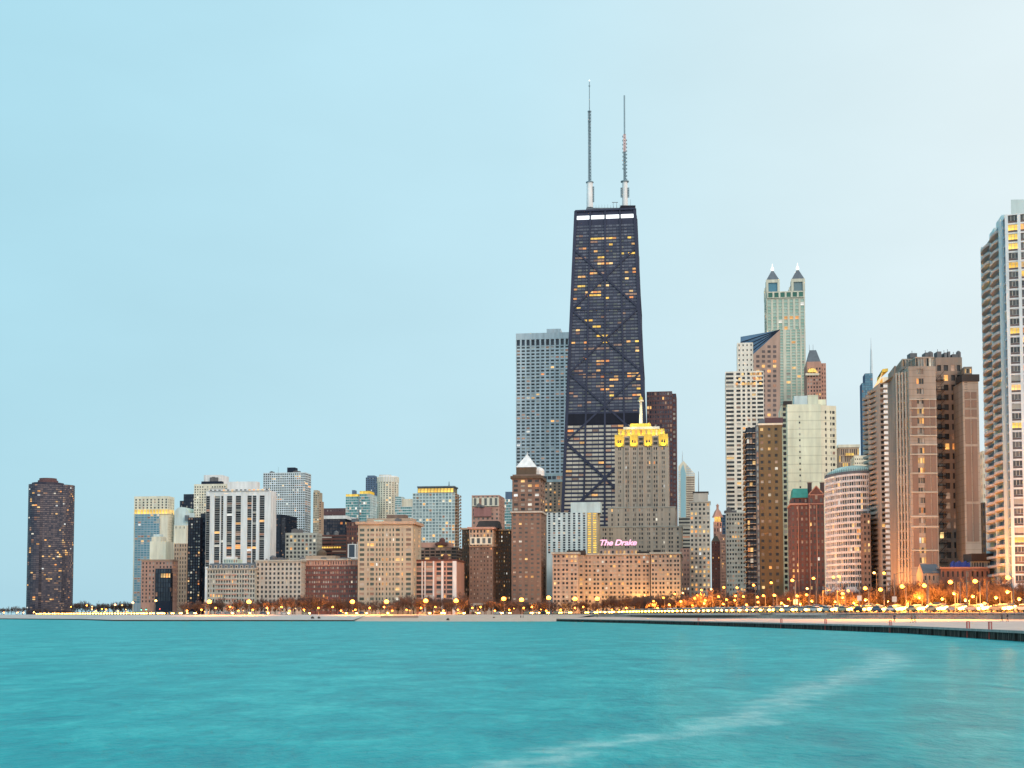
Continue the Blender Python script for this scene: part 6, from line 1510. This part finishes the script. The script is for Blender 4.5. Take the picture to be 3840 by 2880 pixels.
def tree(x, D, h, z0=None):
    p = at(x, 2300, D); r = empty('bare_tree', (p.x, p.y, GROUND if z0 is None else z0), rnd.uniform(0, 6.28)); s = h / 8.4; r.scale = (s * rnd.uniform(.9, 1.25),) * 2 + (s,)
    lab = 'bare winter tree in front of %s' % place(x); tag(r, lab, 'tree', 'bare trees in front of %s' % place(x)); tk, tw = TREES[rnd.randrange(7)]
    for n, me in (('trunk', tk), ('crown', tw)): o = bpy.data.objects.new(n, me); COL.objects.link(o); o.parent = r
for x in range(690, 2440, 19):                               # along the shore row
    h = rnd.uniform(8.5, 12.5) if 960 < x < 1330 or 1500 < x < 1760 or 2230 < x < 2440 else rnd.uniform(6, 10)
    tree(x + rnd.uniform(-8, 8), rnd.uniform(752, 782), h)
x = 2400
while x < 3850:
    D = 690 - (x - 2400) * .235 if x < 3400 else 455 - (x - 3400) * .16
    tree(x, min(D * rnd.uniform(.97, 1.12), 425 if x > 3340 else 2000), rnd.uniform(8, 12) if x < 3200 else rnd.uniform(9, 11.5))
    tree(x + rnd.uniform(-9, 9), min(D * rnd.uniform(1.02, 1.1), 428 if x > 3340 else 2000), rnd.uniform(7, 10))
    x += rnd.uniform(11, 19)
for x in range(280, 520, 14): tree(x + rnd.uniform(-5, 5), rnd.uniform(1240, 1330), rnd.uniform(9, 13.5))
for x in (5, 15, 30, 42, 60, 72, 84): tree(x, rnd.uniform(1500, 1700), rnd.uniform(8, 11))
for x in (108, 130, 150, 172, 195, 215, 240, 262, 275): tree(x, rnd.uniform(1450, 1600), rnd.uniform(5, 8))

# ------------------------------------------------------------------ small things on the promenade and the beach
redp = mat('red_paint', (.45, .07, .05, 1), rough=.5)
def wall_pt(xp):
    for i in range(len(C2) - 1):
        for k in range(60):
            a = Vector(C2[i]).lerp(Vector(C2[i + 1]), k / 60)
            if a.y > 140 and CX + a.x / a.y * F >= xp: return a, (Vector(C2[i + 1]) - Vector(C2[i])).normalized()
    return Vector((57, 153)), Vector((0, -1))
for i, x in enumerate((2615, 2924, 3092, 3337, 3625, 3708)):
    a, d = wall_pt(x); q = MB(); nv = Vector((-d.y, d.x)); nv = nv if nv.x < 0 else -nv
    for s in (-.2, .2):
        p = a + d * s + nv * .32; q.tube((p.x, p.y, -.4), (p.x, p.y, 2.1), .045, .045, redp, 6); p2 = a + d * s + nv * .02; q.tube((p2.x, p2.y, ZW), (p2.x, p2.y, 2.1), .04, .04, redp, 6); q.tube((p.x, p.y, 2.1), (p2.x, p2.y, 2.1), .045, .045, redp, 6)
    a2, b2 = a - d * .2 + nv * .32, a + d * .2 + nv * .32; q.tube((a2.x, a2.y, 2.1), (b2.x, b2.y, 2.1), .045, .045, redp, 6)
    for k in range(6): q.tube((a2.x, a2.y, -.2 + .28 * k), (b2.x, b2.y, -.2 + .28 * k), .025, .025, redp, 5)
    lab = ['small red ladder far along the pile wall below the slim cream tower', 'red ladder on the pile wall below the dark olive tower', 'red ladder on the pile wall below the red gothic block', 'red hooped ladder on the pile wall just left of the standing person', 'red hooped ladder on the pile wall below the low brick house', 'red ladder nearest the right end of the pile wall'][i]
    tag(q.build('ladder'), lab, 'ladder', None)
fence = mat('fence_wood', (.22, .10, .07, 1), rough=.9)
q = MB()
for i in range(40):
    x = 1428 + i * 3.6; p = at(x, 2310, 655); z_ = 1.35; q.obox((p.x, p.y, z_ + .5), (.05, 0, 0), (0, .05, 0), (0, 0, .7), fence)
    if i < 39:
        p2 = at(x + 3.6, 2310, 655)
        for dz in (.35, .75, 1.05): q.obox(((p.x + p2.x) / 2, p.y + .07, z_ + dz), ((p2.x - p.x) / 2, 0, 0), (0, .03, 0), (0, 0, .08), fence)
tag(q.build('beach_fence'), 'reddish slatted fence standing across the sand below the beige corner block', 'fence')
q = MB()
for i in range(26):
    x = 2050 + i * 22; D = 640; p = at(x, 2300, D); q.tube((p.x, p.y, 2.6), (p.x, p.y, 3.9), .06, .06, rail, 4)
    if i < 25: p2 = at(x + 22, 2300, D); q.tube((p.x, p.y, 3.8), (p2.x, p2.y, 3.8), .05, .05, rail, 4); q.tube((p.x, p.y, 3.3), (p2.x, p2.y, 3.3), .05, .05, rail, 4)
tag(q.build('railing'), 'low dark rail at the back of the beach below the long hotel', 'railing')
# driftwood-like rocks on the sand
rock = mat('rock', (.07, .065, .06, 1), rough=.9, var=.3, scale=2)
for i, (x, y, D, s) in enumerate(((1172, 2317, 640, .8), (1196, 2317, 640, .7), (1680, 2323, 620, .6), (1852, 2319, 640, .7))):
    p = at(x, y, D); q = MB(); rr_ = random.Random(i); q.lathe((p.x, p.y, p.z), [(s * .9, -.3), (s, .1), (s * .7, .5), (s * .2, .7)], rock, 9, 1, .8)
    q.v = [(a + rr_.gauss(0, .08), b_ + rr_.gauss(0, .08), c + rr_.gauss(0, .05)) for a, b_, c in q.v]
    tag(q.build('rock'), ['dark rock on the pale slope, left one of the pair', 'dark rock on the pale slope, right one of the pair', 'small dark rock at the water edge of the sand', 'small dark rock on the sand below the brown hotel'][i], 'rock')

# ------------------------------------------------------------------ people
skin = mat('skin', (.50, .33, .25, 1), rough=.6, var=.05); hairm = mat('hair', (.05, .035, .025, 1), rough=.8)
def person(loc, face, label, jacket, trousers, stride=.16, hold=0, group=None, h=1.75):
    r = empty('person', loc, face); tag(r, label, 'person', group)
    bm = bmesh.new(); sl = bm.verts.layers.skin.verify(); V = []
    def v(p, rad, prev=None):
        q = bm.verts.new(p); q[sl].radius = (rad, rad) if not isinstance(rad, tuple) else rad
        V.append(q)
        if prev is not None: bm.edges.new((V[prev], q))
        return len(V) - 1
    pel = v((0, 0, .95), (.155, .115)); V[0][sl].use_root = True
    wst = v((0, 0, 1.10), (.135, .10), pel); ch = v((0, -.005, 1.30), (.165, .115), wst); nk0 = v((0, 0, 1.44), (.085, .07), ch); nk = v((0, .01, 1.52), .05, nk0)
    hd = v((0, .025, 1.60), (.072, .085), nk); hd2 = v((0, .03, 1.68), (.078, .092), hd); v((0, .025, 1.735), (.05, .06), hd2)
    v((0, .135, 1.635), .012, hd)                            # nose
    for s in (-1, 1):
        v((s * .088, .02, 1.64), .012, hd2)                  # ears
        st = stride * s
        hip = v((s * .095, 0, .90), (.088, .09), pel); kn = v((s * .10, st * .55 + .03, .50), .058, hip); an = v((s * .10, st, .09), .04, kn); v((s * .11, st + .15, .035), (.042, .028), an)
        sh = v((s * .20, 0, 1.40), .062, ch); eb = v((s * .25, -.03 - st * .5, 1.12), .045, sh); wr = v((s * .24, .10 - st * .6 + hold * .12, .90 + hold * .18), .028, eb); pm = v((s * .235, .13 - st * .65 + hold * .15, .835 + hold * .2), (.036, .02), wr)
        b0 = Vector(V[pm].co)
        for k, (dx, ln) in enumerate(((-.028, .07), (-.010, .082), (.010, .078), (.028, .062))):
            f1 = v(b0 + Vector((0, dx, -.035)), .0095, pm); f2 = v(b0 + Vector((-s * .012, dx * 1.1 + .004, -.035 - ln * .55)), .0085, f1); v(b0 + Vector((-s * .03, dx * 1.1 + .01, -.035 - ln)), .007, f2)
        t1 = v(b0 + Vector((-s * .02, .04, .0)), .011, pm); v(b0 + Vector((-s * .035, .055, -.045)), .009, t1)
    me = bpy.data.meshes.new('tmp_body'); bm.to_mesh(me); bm.free(); o = bpy.data.objects.new('tmp_body', me); COL.objects.link(o)
    o.modifiers.new('skin', 'SKIN'); sb = o.modifiers.new('sub', 'SUBSURF'); sb.levels = 1; sb.render_levels = 1
    dg = bpy.context.evaluated_depsgraph_get(); me2 = bpy.data.meshes.new_from_object(o.evaluated_get(dg)); bpy.data.objects.remove(o)
    me2.materials.clear()
    for mm in (jacket, trousers, skin, M['black_steel']): me2.materials.append(mm)
    for f_ in me2.polygons:
        c = f_.center; f_.use_smooth = True
        f_.material_index = 2 if c.z > 1.49 or (abs(c.x) > .19 and c.z < (.92 + hold * .18)) else 3 if c.z < .10 else 1 if c.z < .93 else 0
    b_ = bpy.data.objects.new('body', me2); COL.objects.link(b_); b_.parent = r
    hb = MB(); hb.lathe((0, .005, 1.60), [(.088, .02), (.104, .06), (.102, .10), (.08, .15), (.03, .178)], hairm, 12, .92, 1.05); o = hb.build('hair', None, org=(0, 0, 0)); o.parent = r
    fe = MB()
    for s in (-.034, .034): fe.obox((s, .118, 1.655), (.012, 0, 0), (0, .008, 0), (0, 0, .006), hairm)
    fe.obox((0, .116, 1.585), (.022, 0, 0), (0, .006, 0), (0, 0, .005), mat('lips', (.35, .14, .12, 1)))
    o = fe.build('face', None, org=(0, 0, 0)); o.parent = r
    r.scale = (h / 1.77,) * 3
    return r
def interp(P, D):
    for (x0, d0), (x1, d1) in zip(P, P[1:]):
        if min(d0, d1) <= D <= max(d0, d1): return x0 + (x1 - x0) * (D - d0) / (d1 - d0)
    return P[0][0]
def prom(x, D):
    X = kx(x, 2300) * D; a = interp(C2, D); b_ = interp(K2, D); tt = max(0, min(1, (X - a) / (b_ - a))); return (X, D, ZW + (ZK - ZW) * tt + .01)
jk = [mat('jacket_navy', (.03, .04, .07, 1)), mat('jacket_brown', (.16, .07, .04, 1)), mat('jacket_black', (.02, .02, .022, 1)), mat('jacket_grey', (.14, .14, .14, 1))]; tr = [mat('trousers_dark', (.03, .03, .035, 1)), mat('trousers_brown', (.10, .06, .04, 1))]
person(prom(3354, 272), 2.2, 'person in dark clothes standing alone near the pile wall', jk[0], tr[0], .05, .6)
person(prom(3419, 262), 1.4, 'person in a brown jacket walking, left one of the close pair', jk[1], tr[1], .2)
person(prom(3431, 263), 1.5, 'person in a grey jacket walking, right one of the close pair', jk[3], tr[1], -.2)
person(prom(3757, 250), 1.2, 'person in a brown coat by the grey wall at far right, left of two', jk[1], tr[0], .18)
person(prom(3778, 249), 1.3, 'person in black by the grey wall at far right, right of two', jk[2], tr[1], -.15)
def beach_pt(x, D):
    X = kx(x, 2300) * D; c_ = interp([(a, b_) for a, b_ in ((604, 604), (612, 612))], 604); tt = (D - 606) / 78; return (X, D, 3.0 * max(0, min(1, tt)) * .98 + .0)
person(beach_pt(1953, 634), 2.6, 'tiny person in black on the sand below the pyramid roofed tower, left of two', jk[2], tr[0], .15)
person(beach_pt(1962, 636), 1.6, 'tiny person in navy on the sand below the pyramid roofed tower, right of two', jk[0], tr[0], -.15)
for i, (x, D) in enumerate(((2368, 560), (2240, 600))): person(prom(x, D), 1.5, ('tiny dark figure walking at the far end of the promenade below the hotel centre', 'tiny grey figure walking near the start of the pile wall')[i], jk[2 + i], tr[0], .16)
